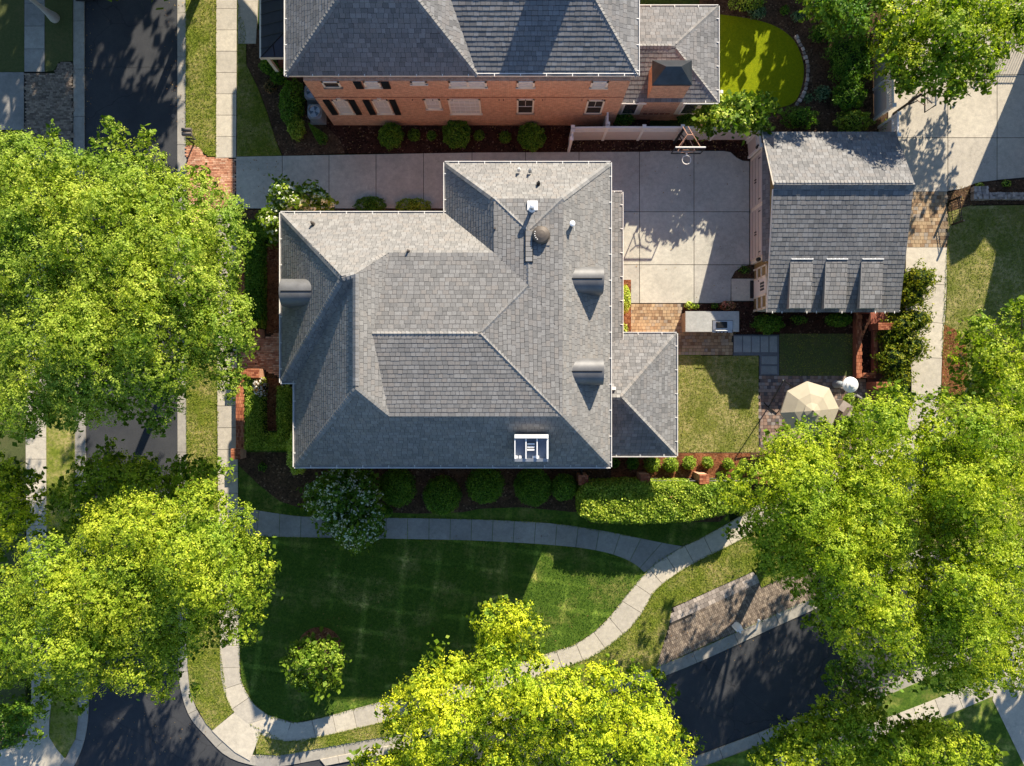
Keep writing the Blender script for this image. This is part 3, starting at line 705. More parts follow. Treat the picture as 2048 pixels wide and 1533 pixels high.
# beds
struct('mulch_bed', [(477, 905), (592, 905), (1462, 905), (1560, 905), (1560, 1000), (1480, 1004), (1462, 1018), (1440, 1044), (1180, 1047), (1160, 1026), (1110, 1021), (1040, 1015), (960, 1018), (925, 1025), (830, 1028), (749, 1024), (700, 1030), (640, 1026), (600, 1016), (560, 1003), (520, 972), (478, 932)], -3, .55, 'mulch_brown')
struct('mulch_bed', [(1222, 907), (1500, 907), (1500, 968), (1222, 968)], .4, .9, 'mulch_red')
tb = MB(); tb.lathe(640, 1300, [(47, -2), (46, .5), (40, 1.0), (15, 2.2)], 28); tb.build('mulch_bed', 'mulch_red', kind='structure')
struct('mulch_bed', [(476, 420), (892, 418), (892, 440), (600, 480), (600, 900), (476, 900)], -3, .6, 'mulch_brown')
struct('mulch_bed', [(533, 485), (600, 485), (600, 663), (533, 668)], .2, .9, 'mulch_red')
struct('mulch_bed', [(534, 757), (562, 757), (562, 866), (534, 866)], .2, .9, 'mulch_red')

# north garden between driveway and the brick house
struct('lawn', [(475, -700), (600, -700), (492, 60), (492, 129), (515, 176), (533, 223), (550, 279), (563, 311), (474, 313)], -5, .1, 'lawn_verge')
struct('mulch_bed', [(493, 60), (700, 60), (700, 306), (566, 312), (551, 279), (534, 223), (516, 176), (493, 129)], -4, .3, 'mulch_brown')
struct('mulch_bed', [(640, 240), (1300, 240), (1300, 304), (690, 307), (680, 280)], -4, .55, 'mulch_dark')
struct('mulch_bed', [(1144, 270), (1500, 270), (1500, 322), (1486, 321), (1474, 315), (1462, 304), (1448, 301), (1144, 302)], -4, .7, 'mulch_dark')
struct('entry_walk', [(476, -60), (518, -60), (512, 88), (476, 88)], -4, .4, 'conc_walk')
# driveway to the garage: slabs between saw-cut joints
ds = [472, 564.5, 658, 752, 847, 944, 1051, 1158, 1279, 1388, 1499]
o = struct('driveway', [(472, 314), (1158, 301), (1499, 301), (1499, 607), (1230, 607), (1230, 440), (472, 417)], -5, -.6, 'joint')
def slab(poly, mat='conc_drive', par=o):
    m = MB(); m.prism(poly, -1, .25+random.uniform(-.08, .08)); m.build('slab', mat, par)
for a, b in zip(ds[:6], ds[1:7]):
    ya, yb = 314-(a-472)/686*12, 314-(b-472)/686*12
    slab([(a+.6, ya), (b-.6, yb), (b-.6, 417.5 if b < 950 else 440), (a+.6, 417 if a < 940 else 440)])
slab([(1051.6, 303), (1157.4, 302), (1157.4, 423.3), (1051.6, 423.3)])
rows = [302, 424, 530, 607]
for a, b in ((1158, 1279), (1279, 1388), (1388, 1499)):
    for c, d in zip(rows, rows[1:]):
        P = [(a+.6, c+.6), (b-.6, c+.6), (b-.6, d-.6), (a+.6, d-.6)]
        if b == 1499 and c == 302: P = [(1388.6, 302.6), (1447, 302.6), (1461, 305), (1473, 316), (1485, 322), (1498.4, 323), (1498.4, 423.4), (1388.6, 423.4)]
        if b == 1499 and c == 530: P = [(1388.6, 530.6), (1498, 530.6), (1484, 533), (1470, 543), (1462, 558), (1461, 606.4), (1388.6, 606.4)]
        slab(P)
slab([(1462.8, 558), (1509, 558), (1509, 602), (1462.8, 602)], 'conc_walk')
struct('mulch_bed', [(1500, 531), (1512, 531), (1512, 556.5), (1463.5, 556.5), (1471, 544), (1485, 534)], -4, .5, 'mulch_brown')

# garden behind the house
struct('mulch_bed', [(1462, 604), (1745, 604), (1745, 670), (1462, 670)], -4, .2, 'mulch_dark')
struct('mulch_bed', [(1240, 560), (1262, 560), (1262, 670), (1240, 670)], -4, .5, 'mulch_red')
P1 = [(1243, 608), (1365, 608), (1365, 664), (1467, 664), (1467, 711), (1340, 711), (1340, 672), (1243, 672)]
o = struct('patio', P1, -4, -.6, 'joint'); pavers('paver', P1, 7.4, 6.4, 'paver_tan', -1, .2, parent=o)
P2 = [(1518, 752), (1705, 752), (1740, 765), (1760, 900), (1760, 1000), (1480, 1000), (1500, 905), (1518, 905)]
o = struct('patio', P2, -4, -.6, 'joint'); pavers('paver', P2, 7.2, 6.6, 'paver_mix', -1, .2, parent=o)
struct('bed_strip', [(1366, 608), (1461, 608), (1461, 628), (1366, 628)], -3, .4, 'mulch_dark')
struct('lawn', [(1340, 712), (1517, 712), (1517, 905), (1340, 905)], -4, .3, 'lawn_yard')
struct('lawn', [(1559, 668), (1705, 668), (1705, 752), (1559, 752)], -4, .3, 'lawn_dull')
o = struct('stepping_path', [(1467, 668), (1558, 668), (1558, 751.5), (1519, 751.5), (1519, 711.5), (1467, 711.5)], -4, .2, 'slate_edge')
for x0, x1, y0, y1 in ((1467.5, 1484, 673, 705), (1485.5, 1501.5, 673, 705), (1503, 1519, 673, 705), (1521, 1536.5, 673, 705), (1538.5, 1554, 673, 705), (1523, 1554, 713, 729), (1522, 1554, 732.5, 748.5)):
    m = MB(); m.prism([(x0, y0), (x1, y0), (x1, y1), (x0, y1)], .2, 1.1); m.build('bluestone_slab', 'bluestone', o, bevel=.25)
# brick edged planting channel beside the little lawn
struct('brick_walk', [(1718, 625), (1776, 625), (1776, 800), (1735, 800), (1735, 756), (1718, 756)], -4, .3, 'brick_dark')
struct('planting_channel', [(1719, 628), (1741, 628), (1741, 745), (1719, 745)], 0, 1.0, 'mulch_dark')
# east walk, paving and grass
P3 = [(1775, 384), (1895, 384), (1895, 494), (1775, 494)]
o = struct('paved_court', P3, -4, -.6, 'joint'); pavers('paver', P3, 8.4, 7.4, 'paver_tan', -1, .2, parent=o)
strip_slabs('sidewalk', [(1812, 495), (1812, 620), (1820, 700), (1822, 800), (1800, 900), (1770, 1000)], [(1894, 495), (1892, 603), (1884, 712), (1880, 790), (1862, 900), (1830, 1000)], 7, -4, .3, 'conc_walk')
struct('lawn', [(1896, 400), (1945, 412), (2500, 405), (2500, 1100), (1860, 1100), (1864, 900), (1882, 790), (1886, 712), (1894, 603)], -5, .1, 'lawn_yard')
struct('mulch_bed', [(1888, 650), (1912, 660), (1932, 690), (1936, 760), (1925, 800), (1883, 800), (1885, 712)], -3, .6, 'mulch_red')
struct('mulch_bed', [(1896, 385), (1920, 380), (1950, 367), (1990, 362), (2500, 340), (2500, 404), (1945, 410), (1896, 424)], -4, .5, 'mulch_brown')
dj = struct('driveway', [(1776, -300), (2600, -300), (2600, 335), (1992, 361), (1960, 365), (1922, 379), (1896, 383), (1776, 384)], -5, -.5, 'joint')
for a, b in ((1776, 1895.6), (1895.6, 1994), (1994, 2100), (2100, 2220)):
    for c, d in ((-120, 20), (20, 150), (150, 276), (276, 384)):
        P = [(a+.6, c+.6), (b-.6, c+.6), (b-.6, d-.6), (a+.6, d-.6)]
        if d == 384 and a > 1800: P = [(1896.2, 276.6), (1993.4, 276.6), (1993.4, 360.5), (1960, 364.4), (1922, 378), (1896.2, 382)] if a < 1990 else [(a+.6, 276.6), (b-.6, 276.6), (b-.6, 355-(b-1994)*.042), (a+.6, 360-(a-1994)*.042)]
        m = MB(); m.prism(P, -1, .3+random.uniform(-.08, .08)); m.build('slab', 'conc_walk', dj)
# neighbour's back garden with its small golden lawn
struct('mulch_bed', [(1400, -500), (1775, -500), (1775, 290), (1400, 290)], -4, .2, 'mulch_brown')
gl = smooth_line([(1400, 26), (1435, 29), (1499, 38), (1543, 50), (1574, 68), (1594, 92), (1607, 132), (1604, 170), (1590, 203), (1560, 216), (1500, 225), (1400, 230)])
struct('lawn', gl, -3, .6, 'lawn_gold')
o = struct('lawn_edging', gl, -3, .4, 'earth')
edge_line = smooth_line([(1590, 72), (1602, 92), (1611, 117), (1615, 147), (1611, 176), (1600, 200), (1590, 212)], 10)
pts = resample(edge_line, 17)
for i in range(17):
    (a, b), (c, d) = pts[i], pts[i+1]; L = math.dist((a, b), (c, d))*random.uniform(.8, .95); an = math.degrees(math.atan2(d-b, c-a))
    m = MB(); m.obox((a+c)/2+random.uniform(-.8, .8), (b+d)/2, L, random.uniform(6, 9), 0, random.uniform(2.2, 4.5), an+random.uniform(-8, 8)); m.build('edging_stone', 'stone', o, bevel=1.2)

# ================================================================ THE MAIN HOUSE
EH, KH, RH = 216, 305, 327
house = root('house', 923, 650, 'large house under one grey shingled hip roof with three barrel dormers, centre of the plot', 'house')
A_ = (633, 478.6, EH); B_ = (911, 478.6, EH); C_ = (911, 393.8, EH); D_ = (1190, 393.8, EH); E_ = (1190, 907.7, EH); F_ = (656, 907.7, EH); G_ = (656, 765, EH); H_ = (633, 765, EH)
P_ = (768, 608, 350); Q_ = (788, 602, 348); S1 = (788, 775.7, 348); k1 = (831, 562, KH); k2 = (831, 818.7, KH); k3 = (995.7, 562, KH); kNW = (995.7, 477, KH); kNE = (1103, 477, KH)
k5 = (1103, 818.7, KH); V1 = (809, 690.5, RH); R2 = (975, 690.5, RH); PN = (1049.4, 530, 314); VN = (1049.4, 614.6, 314); m_ = (1103, 690.5, KH)
faces = [[A_, H_, P_], [A_, B_, k3, k1], [A_, k1, Q_, P_], [H_, G_, P_], [G_, Q_, P_], [F_, S1, Q_, G_], [Q_, S1, k2, V1], [Q_, V1, k1], [F_, E_, k5, k2], [F_, k2, S1],
         [k2, k5, R2, V1], [k1, V1, R2, VN, k3], [B_, k3, kNW, C_], [k3, VN, PN, kNW], [C_, kNW, kNE, D_], [kNW, PN, kNE], [kNE, PN, VN, m_], [m_, VN, R2, k5], [D_, kNE, k5, E_]]
roof_h = root('roof', 923, 650, h=216); roof_h.parent = house; roof_h.location = (0, 0, 216/S)
roof(roof_h, faces, 'shingle')
caps(roof_h, [(A_, P_), (H_, P_), (P_, Q_), (Q_, S1), (F_, S1), (S1, k2), (P_, k1), (V1, R2), (R2, k5), (k5, E_), (D_, kNE), (kNE, PN), (C_, kNW), (kNW, PN), (PN, VN), (VN, R2)])
ring = [(649, 495), (925, 495), (925, 410), (1174, 410), (1174, 892), (672, 892), (672, 750), (649, 750)]
walls(house, ring, -4, 214, 'brick')
sof = MB(); sof.prism([(p[0], p[1]) for p in (A_, B_, C_, D_, E_, F_, G_, H_)], 212.5, 214.5, True); sof.build('soffit', 'white', house)
gutter(house, [(p[0], p[1]) for p in (A_, B_, C_, D_, E_, F_, G_, H_, A_)], 217, side=1)
# raised ridge vent
m = MB(); x0, y0 = I(1051, 463, 316); x1, y1 = I(1065, 523, 316); m.box(x0-1, x1+1, y0, y1+1.2, 312, 315.6); rv = m.build('ridge_vent', 'black', house)
m = MB()
yy = y0
while yy < y1-1: m.box(x0+.3, x1-.3, yy, min(y1, yy+7.3), 315.7, 316.8); yy += 8
m.build('shingle', 'cap', rv, kind='stuff')
# barrel dormers
def barrel(xf, y, xb, sgn, htop=288, r=22):
    d = root('dormer', xf, y); d.parent = house; d.location = Vector(Wd(xf, y, 0))-wloc(house)
    hc = htop-r*.82; m = MB(); n = 16; L = abs(xf-xb)
    prof = [(-r*math.cos(math.pi*k/n), hc+r*.82*math.sin(math.pi*k/n)) for k in range(n+1)]
    prof = [(-r, hc-34)]+prof+[(r, hc-34)]
    f = [(xf+sgn*3, y+a, h) for a, h in prof]; b = [(xb if 232 < h else xb, y+a*.97, h) for a, h in prof]
    i0 = m.pts(f); i1 = m.pts(b); q = len(prof)
    for k in range(q-1): m.f.append([i0+k, i0+k+1, i1+k+1, i1+k])
    m.build('dormer_roof', 'metal_bronze', d, smooth=True)
    s = MB(); s.box(min(xf, xb), max(xf, xb), y-.7, y+.7, htop-.8, htop+.9); s.build('roof_seam', 'black', d)
    w = MB(); w.poly([(xf, y+a*.94, h-1.5) for a, h in prof]); w.poly([(xf-sgn*3, y+a*.94, h-1.5) for a, h in prof][::-1]); w.build('front_wall', 'white', d)
    g = MB(); rr = r*.6; P = [(xf+sgn*.6, y+rr*math.cos(t), hc+rr*.8*math.sin(t)) for t in [math.pi*k/10 for k in range(11)]]+[(xf+sgn*.6, y-rr, hc-26), (xf+sgn*.6, y+rr, hc-26)]
    g.poly(P); g.build('window_pane', 'glass', d)
    for yy in (-rr/3, rr/3): c = MB(); c.box(xf+sgn*.8, xf+sgn*1.6, y+yy-.5, y+yy+.5, hc-26, hc+rr*.7); c.build('glazing_bar', 'white', d)
    sl = MB(); sl.box(xf-sgn*1, xf+sgn*4, y-r*.8, y+r*.95, hc-30, hc-27.5); sl.build('sill', 'white', d)
barrel(1168, I(0, 558, 285)[1], 1116, 1)
barrel(1168, I(0, 743, 285)[1], 1116, 1)
barrel(655, I(0, 583, 285)[1], 704, -1)
# plumbing vents, flues and fan on the roof
def flue(px, py, hroof, hh, r, capr, plate, mat='white_metal', name='flue'):
    x, y = I(px, py, hroof+hh); d = root('flue', x, y); d.name = name; d.parent = house; d.location = Vector(Wd(x, y, 0))-wloc(house)
    m = MB(); m.tube([(x, y, hroof-4), (x, y, hroof+hh-3)], [r, r], 12); m.build('flue_pipe', 'galv', d, smooth=False)
    m = MB(); m.lathe(x, y, [(capr*.8, hroof+hh-5), (capr, hroof+hh-3), (capr, hroof+hh-.6), (capr*.5, hroof+hh+.3)], 16); m.build('flue_cap', mat, d)
    m = MB(); m.lathe(x, y, [(r*1.9, hroof+.8), (r*1.1, hroof+5)], 14); m.build('storm_collar', mat, d)
    if plate: m = MB(); m.box(*plate); m.build('flashing', 'white_metal', d)
x, y = I(1065, 411, 309)
flue(1065, 410, 309, 26, 3.2, 5, (x-8, x+8, y-7, y+8, 308, 310.4))
flue(1145, 447, 281, 26, 3.0, 4.4, None)
m = MB(); x, y = I(1143, 452, 283); m.poly([(x-5, y-5, 293), (x+6, y-5, 282.6), (x+6, y+8, 282.6), (x-5, y+8, 293)]); m.build('flashing', 'white_metal', house)
x, y = I(1082, 470, 318); d = root('roof_fan', x, y); d.parent = house; d.location = Vector(Wd(x, y, 0))-wloc(house)
m = MB(); m.lathe(x, y, [(12.5, 300), (12.5, 312), (13.5, 313), (13.5, 320), (12, 323), (6, 325), (1, 325.6)], 28); m.build('fan_dome', 'brown_vent', d, smooth=False)
m = MB(); m.lathe(x, y, [(14.6, 309), (14.6, 311)], 28); m.build('fan_flange', 'brown_vent', d)
m = MB(); m.box(x-15, x+14, y-15, y+15, 300, 310.6); m.build('fan_base', 'cap', d)
for k in range(5):
    a = 2.2+k*.33; m = MB(); m.box(x+10*math.cos(a)-.7, x+10*math.cos(a)+.7, y+10*math.sin(a)-.7, y+10*math.sin(a)+.7, 323, 325); m.build('rivet', 'white', d)
for px, py, hr, mt in ((625, 447, 250, 'brown_vent'), (817, 503, 302, 'brown_vent'), (990, 459, 300, 'brown_vent'), (1077, 367, 277, 'black'), (1000, 873, 258, 'black'), (1060, 342, 252, 'galv'), (1038, 340, 250, 'white')):
    x, y = I(px, py, hr); d = root('vent_boot', x, y); d.parent = house; d.location = Vector(Wd(x, y, 0))-wloc(house)
    m = MB(); m.lathe(x, y, [(3.4, hr-3), (2.6, hr+3), (1.7, hr+4), (1.6, hr+9)], 10); m.build('vent_pipe', mt, d)
# south chimney: white cap frame on a chase with a flue inside
x0, y0 = I(1029, 870, 300); x1, y1 = I(1097, 925, 300)
ch = root('chimney', (x0+x1)/2, (y0+y1)/2); ch.parent = house; ch.location = Vector(Wd((x0+x1)/2, (y0+y1)/2, 0))-wloc(house)
m = MB(); m.box(x0+2, x1-2, y0+2, y1-2, 205, 281); m.build('chase', 'taupe', ch)
m = MB(); m.box(x0, x1, y0, y0+5.5, 292, 300); m.box(x0, x0+1.4, y0+6.5, y1-5, 281, 298); m.box(x1-2.6, x1, y0+6.5, y1-5, 281, 298)
m.box(x0+17.4, x0+19, y0+6.5, y1-5, 290, 297); m.box(x0+35, x0+36.6, y0+6.5, y1-5, 290, 297); m.box(x0, x1, y0+.2, y0+2, 280, 292); m.build('cap_frame', 'white_metal', ch)
m = MB(); m.box(x0, x1, y1-5, y1, 284, 291); m.build('frame_shade_band', 'galv', ch)  # south band of the white frame, greyed to stand for its shade
m = MB(); m.box(x0+1, x1-1, y0+2, y1-1.5, 280.5, 284); m.build('flue_floor', 'flue_floor', ch)
xa, ya = x0+19.6, y0+13
m = MB(); m.box(xa, xa+13, ya, ya+14, 284, 291); m.build('flue_box', 'metal_bronze', ch)
for k in range(3): m = MB(); m.box(xa+.6, xa+12.4, ya+1+k*4.6, ya+3.4+k*4.6, 291, 292.4); m.build('flue_slat', 'white_metal', ch)
for a, b in ((1, 5), (7, 11), (29, 39)): m = MB(); m.box(x0+a, x0+b, y1-9, y1-5.2, 286, 290); m.build('bracket_plate', 'white_metal', ch)
# lean-to roof strip and porch roof on the east side
LW = 112
s_n, s_s = I(0, 386, LW)[1], I(0, 690, LW)[1]
xo = I(1243, 0, LW)[0]
strip = [[(1172, s_n, LW+13), (xo, s_n, LW), (xo, s_s, LW), (1172, s_s, LW+13)]]
porch = root('porch_roof', 1290, 760); porch.parent = house; porch.location = Vector(Wd(1290, 760, 0))-wloc(house)
roof(porch, strip, 'shingle', singles=0, sheet='deck')
xe = I(1352, 0, 108)[0]; yn = I(0, 668, 108)[1]; ys = I(0, 911, 108)[1]; yr = (yn+ys)/2+4; xr = xe-(ys-yn)/2+2
pn = [[(1172, yn, 108), (xe, yn, 108), (xr, yr, 165), (1172, yr, 165)], [(xe, yn, 108), (xe, ys, 108), (xr, yr, 165)], [(xe, ys, 108), (1172, ys, 108), (1172, yr, 165), (xr, yr, 165)]]
roof(porch, pn, 'shingle_gar', singles=40, sheet='deck')
caps(porch, [((xe, yn, 108), (xr, yr, 165)), ((xe, ys, 108), (xr, yr, 165)), ((1176, yr, 165), (xr, yr, 165))])
gutter(porch, [(1190, yn), (xe, yn), (xe, ys), (1190, ys)], 109, side=1)
gutter(porch, [(xo, s_n), (xo, s_s)], 113, side=1); gutter(porch, [(1190, s_n), (xo, s_n)], 113, side=1)
m = MB(); m.box(1174, xo-7, s_n+6, yn, -4, LW-2); m.build('wall', 'brick', porch)
m = MB(); m.box(1174, xe-8, yn+8, ys-8, -4, 105); m.build('wall', 'brick', porch)
x, y = I(1227, 777, 160); m = MB(); m.box(x-3.4, x+3.4, y-3, y+3, 150, 166); m.build('vent_box', 'white', porch)
for yy in (560, 655): 
    m = MB(); m.box(1173.6, 1175, yy, yy+34, 130, 176); m.build('window', 'glass', house)

# ================================================================ THE BRICK NEIGHBOUR
nb = root('brick_house', 930, 60, 'orange brick house at the top with slate grey roof and black shutters', 'house')
NA = (641, 245, EH); NC = (965.5, 245, EH); ND = (1237, 245, EH); WP = (816, 108, 353); WQ = (816, -88, 353); NV = (873.6, 10, 300); NR = (1069, 10, 300)
NF = [[NA, NC, WP], [NA, WP, WQ, (641, -225, EH)], [NC, NV, WP], [NV, WQ, WP], [NV, (965.5, -225, EH), WQ], [NC, ND, NR, NV], [ND, (1237, -225, EH), NR], [(1237, -225, EH), (965.5, -225, EH), NV, NR], [(965.5, -225, EH), (641, -225, EH), WQ]]
rn = root('roof', 930, 60); rn.parent = nb; rn.location = (0, 0, 0)
roof(rn, NF[:7], 'shingle_nb', e=7.6, w=9.2, t=.65)
roof(rn, NF[7:], 'shingle_nb', singles=0, e=9, w=14, sheet='rear_deck')
caps(rn, [(NA, WP), (NC, WP), (ND, NR), (NV, NR), (WP, WQ)])
gutter(nb, [(641, -225), (641, 245)], 217, side=-1); gutter(nb, [(1237, 245), (641, 245)], 217, side=-1); gutter(nb, [(1237, -225), (1237, 245)], 217, side=1)
walls(nb, [(668, -210), (1226, -210), (1226, 251.4), (668, 251.4)], -4, 209, 'brick')
m = MB(); m.prism([(641, -225), (1237, -225), (1237, 245), (641, 245)], 210, 214.6, True); m.build('soffit', 'trim_cream', nb)
m = MB(); m.box(1115, 1171, -24, 18, 290, 378); m.build('chimney', 'brick', nb)
def wallpt(px, py): s = (251.4-CY)/(py-CY); return (CX+(px-CX)*s, 1420*(1-s))
m = MB(); m.box(668, 1226, 251.4, 251.9, 139.5, 141.5); m.build('string_course', 'brick_dark', nb)
def nwin(x0, x1, ytop, ybot, kind='blind', cols=3, rows=2, shut=True, split=False, key=False):
    ym = (ytop+ybot)/2; a = wallpt(x0, ym)[0]; b = wallpt(x1, ym)[0]; hb = wallpt(x0, ybot)[1]; ht = min(208, wallpt(x0, ytop)[1]); y = 251.4
    w = root('window', (a+b)/2, y); w.parent = nb; w.location = Vector(Wd((a+b)/2, y, 0))-wloc(nb)
    fw = 3.2; m = MB(); m.box(a, b, y, y+1.8, ht-fw, ht); m.box(a, b, y, y+1.8, hb, hb+fw*.8); m.box(a, a+fw, y, y+1.8, hb, ht); m.box(b-fw, b, y, y+1.8, hb, ht); m.build('frame', 'trim_cream', w)
    m = MB(); m.box(a-1.5, b+1.5, y, y+3.2, hb-2.2, hb); m.build('sill', 'taupe' if kind == 'screen' else 'trim_cream', w)
    m = MB(); m.poly([(a+1, y+.5, hb+1), (b-1, y+.5, hb+1), (b-1, y+.5, ht-1), (a+1, y+.5, ht-1)]); m.build('pane', {'blind': 'blind', 'screen': 'screen', 'glass': 'glass'}[kind], w)
    m = MB()
    for k in range(1, cols): xx = a+(b-a)*k/cols; m.box(xx-.35, xx+.35, y+.5, y+1.1, hb+(0 if rows > 2 else (ht-hb)*.5), ht)
    for k in range(1, rows): hh = hb+(ht-hb)*k/rows; m.box(a, b, y+.5, y+1.3, hh-.5, hh+.5)
    m.build('glazing_bar', 'white', w)
    if split: m = MB(); c = (a+b)/2; m.box(c-1.8, c+1.8, y, y+1.9, hb, ht); m.build('mullion', 'trim_cream', w)
    if key: m = MB(); c = (a+b)/2; m.prism([(c-4, y), (c+4, y), (c+3, y+2), (c-3, y+2)], ht, ht+7, True); m.build('keystone', 'trim_cream', w)
def shutter(x0, x1, ytop, ybot):
    ym = (ytop+ybot)/2; a = wallpt(x0, ym)[0]; b = wallpt(x1, ym)[0]; hb = wallpt(x0, ybot)[1]; ht = min(208, wallpt(x0, ytop)[1])
    m = MB(); m.box(a, b, 251.6, 253.6, hb, ht)
    k = hb+2
    while k < ht-2: m.box(a+1.2, b-1.2, 253.6, 254.1, k, k+1.6); k += 3.2
    m.build('shutter', 'shutter', nb)
nwin(670.8, 701.6, 199.6, 226.6, key=True); shutter(654.8, 667.2, 199.8, 228.5); shutter(704.4, 716.4, 199.8, 228.5)
nwin(749, 781.7, 199.6, 226.6, key=True); shutter(732.4, 744.9, 199.8, 228.5); shutter(784.5, 796.4, 199.8, 228.5)
nwin(850, 882, 198, 217.5, cols=3, rows=2); nwin(898, 962, 198, 227, kind='blind', cols=6, rows=4)
nwin(1033.5, 1068, 198, 226, kind='screen', cols=2); nwin(1171.5, 1206.5, 200, 226.5, kind='screen', cols=2)
nwin(641, 677, 150, 174.6, kind='screen', cols=1, rows=1); nwin(725, 758.5, 150, 174); shutter(706, 721.5, 150, 176.3); shutter(761, 777, 150, 176.3)
nwin(818.7, 852, 150, 167.6, cols=3); nwin(896.5, 973, 150, 173.6, cols=6, split=True); nwin(1033.5, 1070, 150, 174.2); nwin(1183, 1218, 150, 174.8)
# small eave lamps strung along the wall between the storeys
rl = random.Random(3)
for k in range(30):
    xx = 690+k*17+rl.uniform(-6, 6)
    if rl.random() < .75:
        m = MB(); m.lathe(xx, 253, [(.7, 130), (1.1, 131.5), (.5, 133.5)], 6); m.build('string_lamp', 'iron', nb)
# one storey wing with its brick chimney
wg = root('side_wing', 1320, 160); wg.parent = nb; wg.location = Vector(Wd(1320, 160, 0))-wloc(nb)
wE, wS, wN = 1404.6, 246.6, 69.7; wr = (wS+wN)/2; wx = wE-88
WF = [[(1214, wS, 105), (wE, wS, 105), (wx, wr, 138), (1214, wr, 138)], [(wE, wS, 105), (wE, wN, 105), (wx, wr, 138)], [(wE, wN, 105), (1214, wN, 105), (1214, wr, 138), (wx, wr, 138)]]
roof(wg, WF, 'shingle_nb', singles=60, e=7.6, w=9.2)
caps(wg, [((wE, wS, 105), (wx, wr, 138)), ((wE, wN, 105), (wx, wr, 138)), ((1228, wr, 138), (wx, wr, 138))])
gutter(wg, [(1214, wN), (wE, wN), (wE, wS), (1342, wS)], 106, side=1); gutter(wg, [(1272, wS), (1214, wS)], 106, side=1)
m = MB(); m.box(1226, wE-8, wN+8, wS-8, -4, 102); m.build('wall', 'trim_cream', wg)
m = MB(); m.box(1226.5, wE-7.5, wN+7.5, wS-7.4, -4, 24); m.build('plinth', 'brick', wg)
for a, b in ((1238, 1262), (1352, 1376)):
    m = MB(); m.box(a, b, wS-8, wS-6.6, 34, 92); m.build('window', 'glass', wg)
    m = MB(); m.box(a-3, a, wS-8, wS-5.5, 30, 96); m.box(b, b+3, wS-8, wS-5.5, 30, 96); m.build('window_trim', 'white', wg)
c = root('chimney', 1307, 218); c.parent = nb; c.location = Vector(Wd(1307, 218, 0))-wloc(nb)
m = MB(); m.box(1274, 1340, 198, 240, -4, 163); m.build('stack', 'brick', c)
m = MB()
for k in range(5): m.box(1280+k*11, 1288+k*11, 240, 240.8, 30, 34)
m.build('brick_relief', 'brick_dark', c)
m = MB(); a0, b0 = I(1305, 121, 168); a1, b1 = I(1384, 170, 168); p0 = I(1332, 138, 190); p1 = I(1362, 138, 190)
i = m.pts([(a0, b0, 168), (a1, b0, 168), (a1, b1, 168), (a0, b1, 168), (p0[0], (b0+b1)/2, 192), (p1[0], (b0+b1)/2, 192)])
m.f += [[i+3, i+2, i+5, i+4], [i+1, i, i+4, i+5], [i+2, i+1, i+5], [i, i+3, i+4], [i, i+1, i+2, i+3]]; m.build('metal_hood', 'metal_cap', c)
m = MB(); m.box(a0, a1, b0, b1, 163.5, 167.5); m.build('hood_rim', 'metal_cap', c)
m = MB(); x, y = I(1442, 184, 60); m.tube([(x, y-2, 60), (x, y+4, 60)], [4, 4], 12); m.tube([(x, y, 4), (x, y, 58)], [1.5, 1.5], 8); m.build('side_vent', 'white', nb)
m = MB(); xx = 1408; m.box(xx, xx+7, 112, 205, -4, 70); m.build('bay_front', 'white', wg)
# entrance porch with standing seam roof
pr = root('entry_porch', 580, 50); pr.parent = nb; pr.location = Vector(Wd(580, 50, 0))-wloc(nb)
hx = 100; xo = I(522, 0, hx)[0]; ysb = I(0, 115, hx)[1]
TP = [[(xo, -200, hx), (xo, ysb, hx), (668, ysb-80, hx+46), (668, -200, hx+46)], [(xo, ysb, hx), (672, ysb, hx), (668, ysb-80, hx+46)]]
m = MB(); [m.poly(F) for F in TP]; m.build('metal_roof', 'metal_dark', pr)
m = MB()
for k in range(14):
    yy = ysb-16-k*21; t = min(1, (ysb-yy)/80*1.0)
    if yy > ysb-80: xe_ = xo+(ysb-yy)/80*(668-xo)
    else: xe_ = 668
    f = (xe_-xo)/(668-xo); m.tube([(xo, yy, hx+.8), (xe_, yy, hx+.8+46*f)], [.7, .7], 4)
for k in range(3):
    xx = xo+26+k*26; f = (xx-xo)/(668-xo); m.tube([(xx, ysb, hx+.8), (xx, ysb-80*f, hx+.8+46*f)], [.7, .7], 4)
m.tube([(xo, ysb, hx+1), (668, ysb-80, hx+47)], [1, 1], 5); m.build('standing_seam', 'black', pr)
m = MB(); m.box(xo-3, xo, -200, ysb+1, hx-9, hx); m.build('fascia', 'trim_cream', pr)
m = MB(); m.box(xo, 668, ysb-3, ysb, hx-9, hx-.5); m.build('fascia', 'trim_cream', pr)
for yy in (-60, 20, ysb-8):
    m = MB(); m.box(xo+3, xo+9, yy-3, yy+3, 3, hx-9); m.build('porch_column', 'trim_cream', pr)
m = MB(); m.box(xo+2, 668, -200, ysb-4, -4, 8); m.build('porch_floor', 'brick_dark', pr)

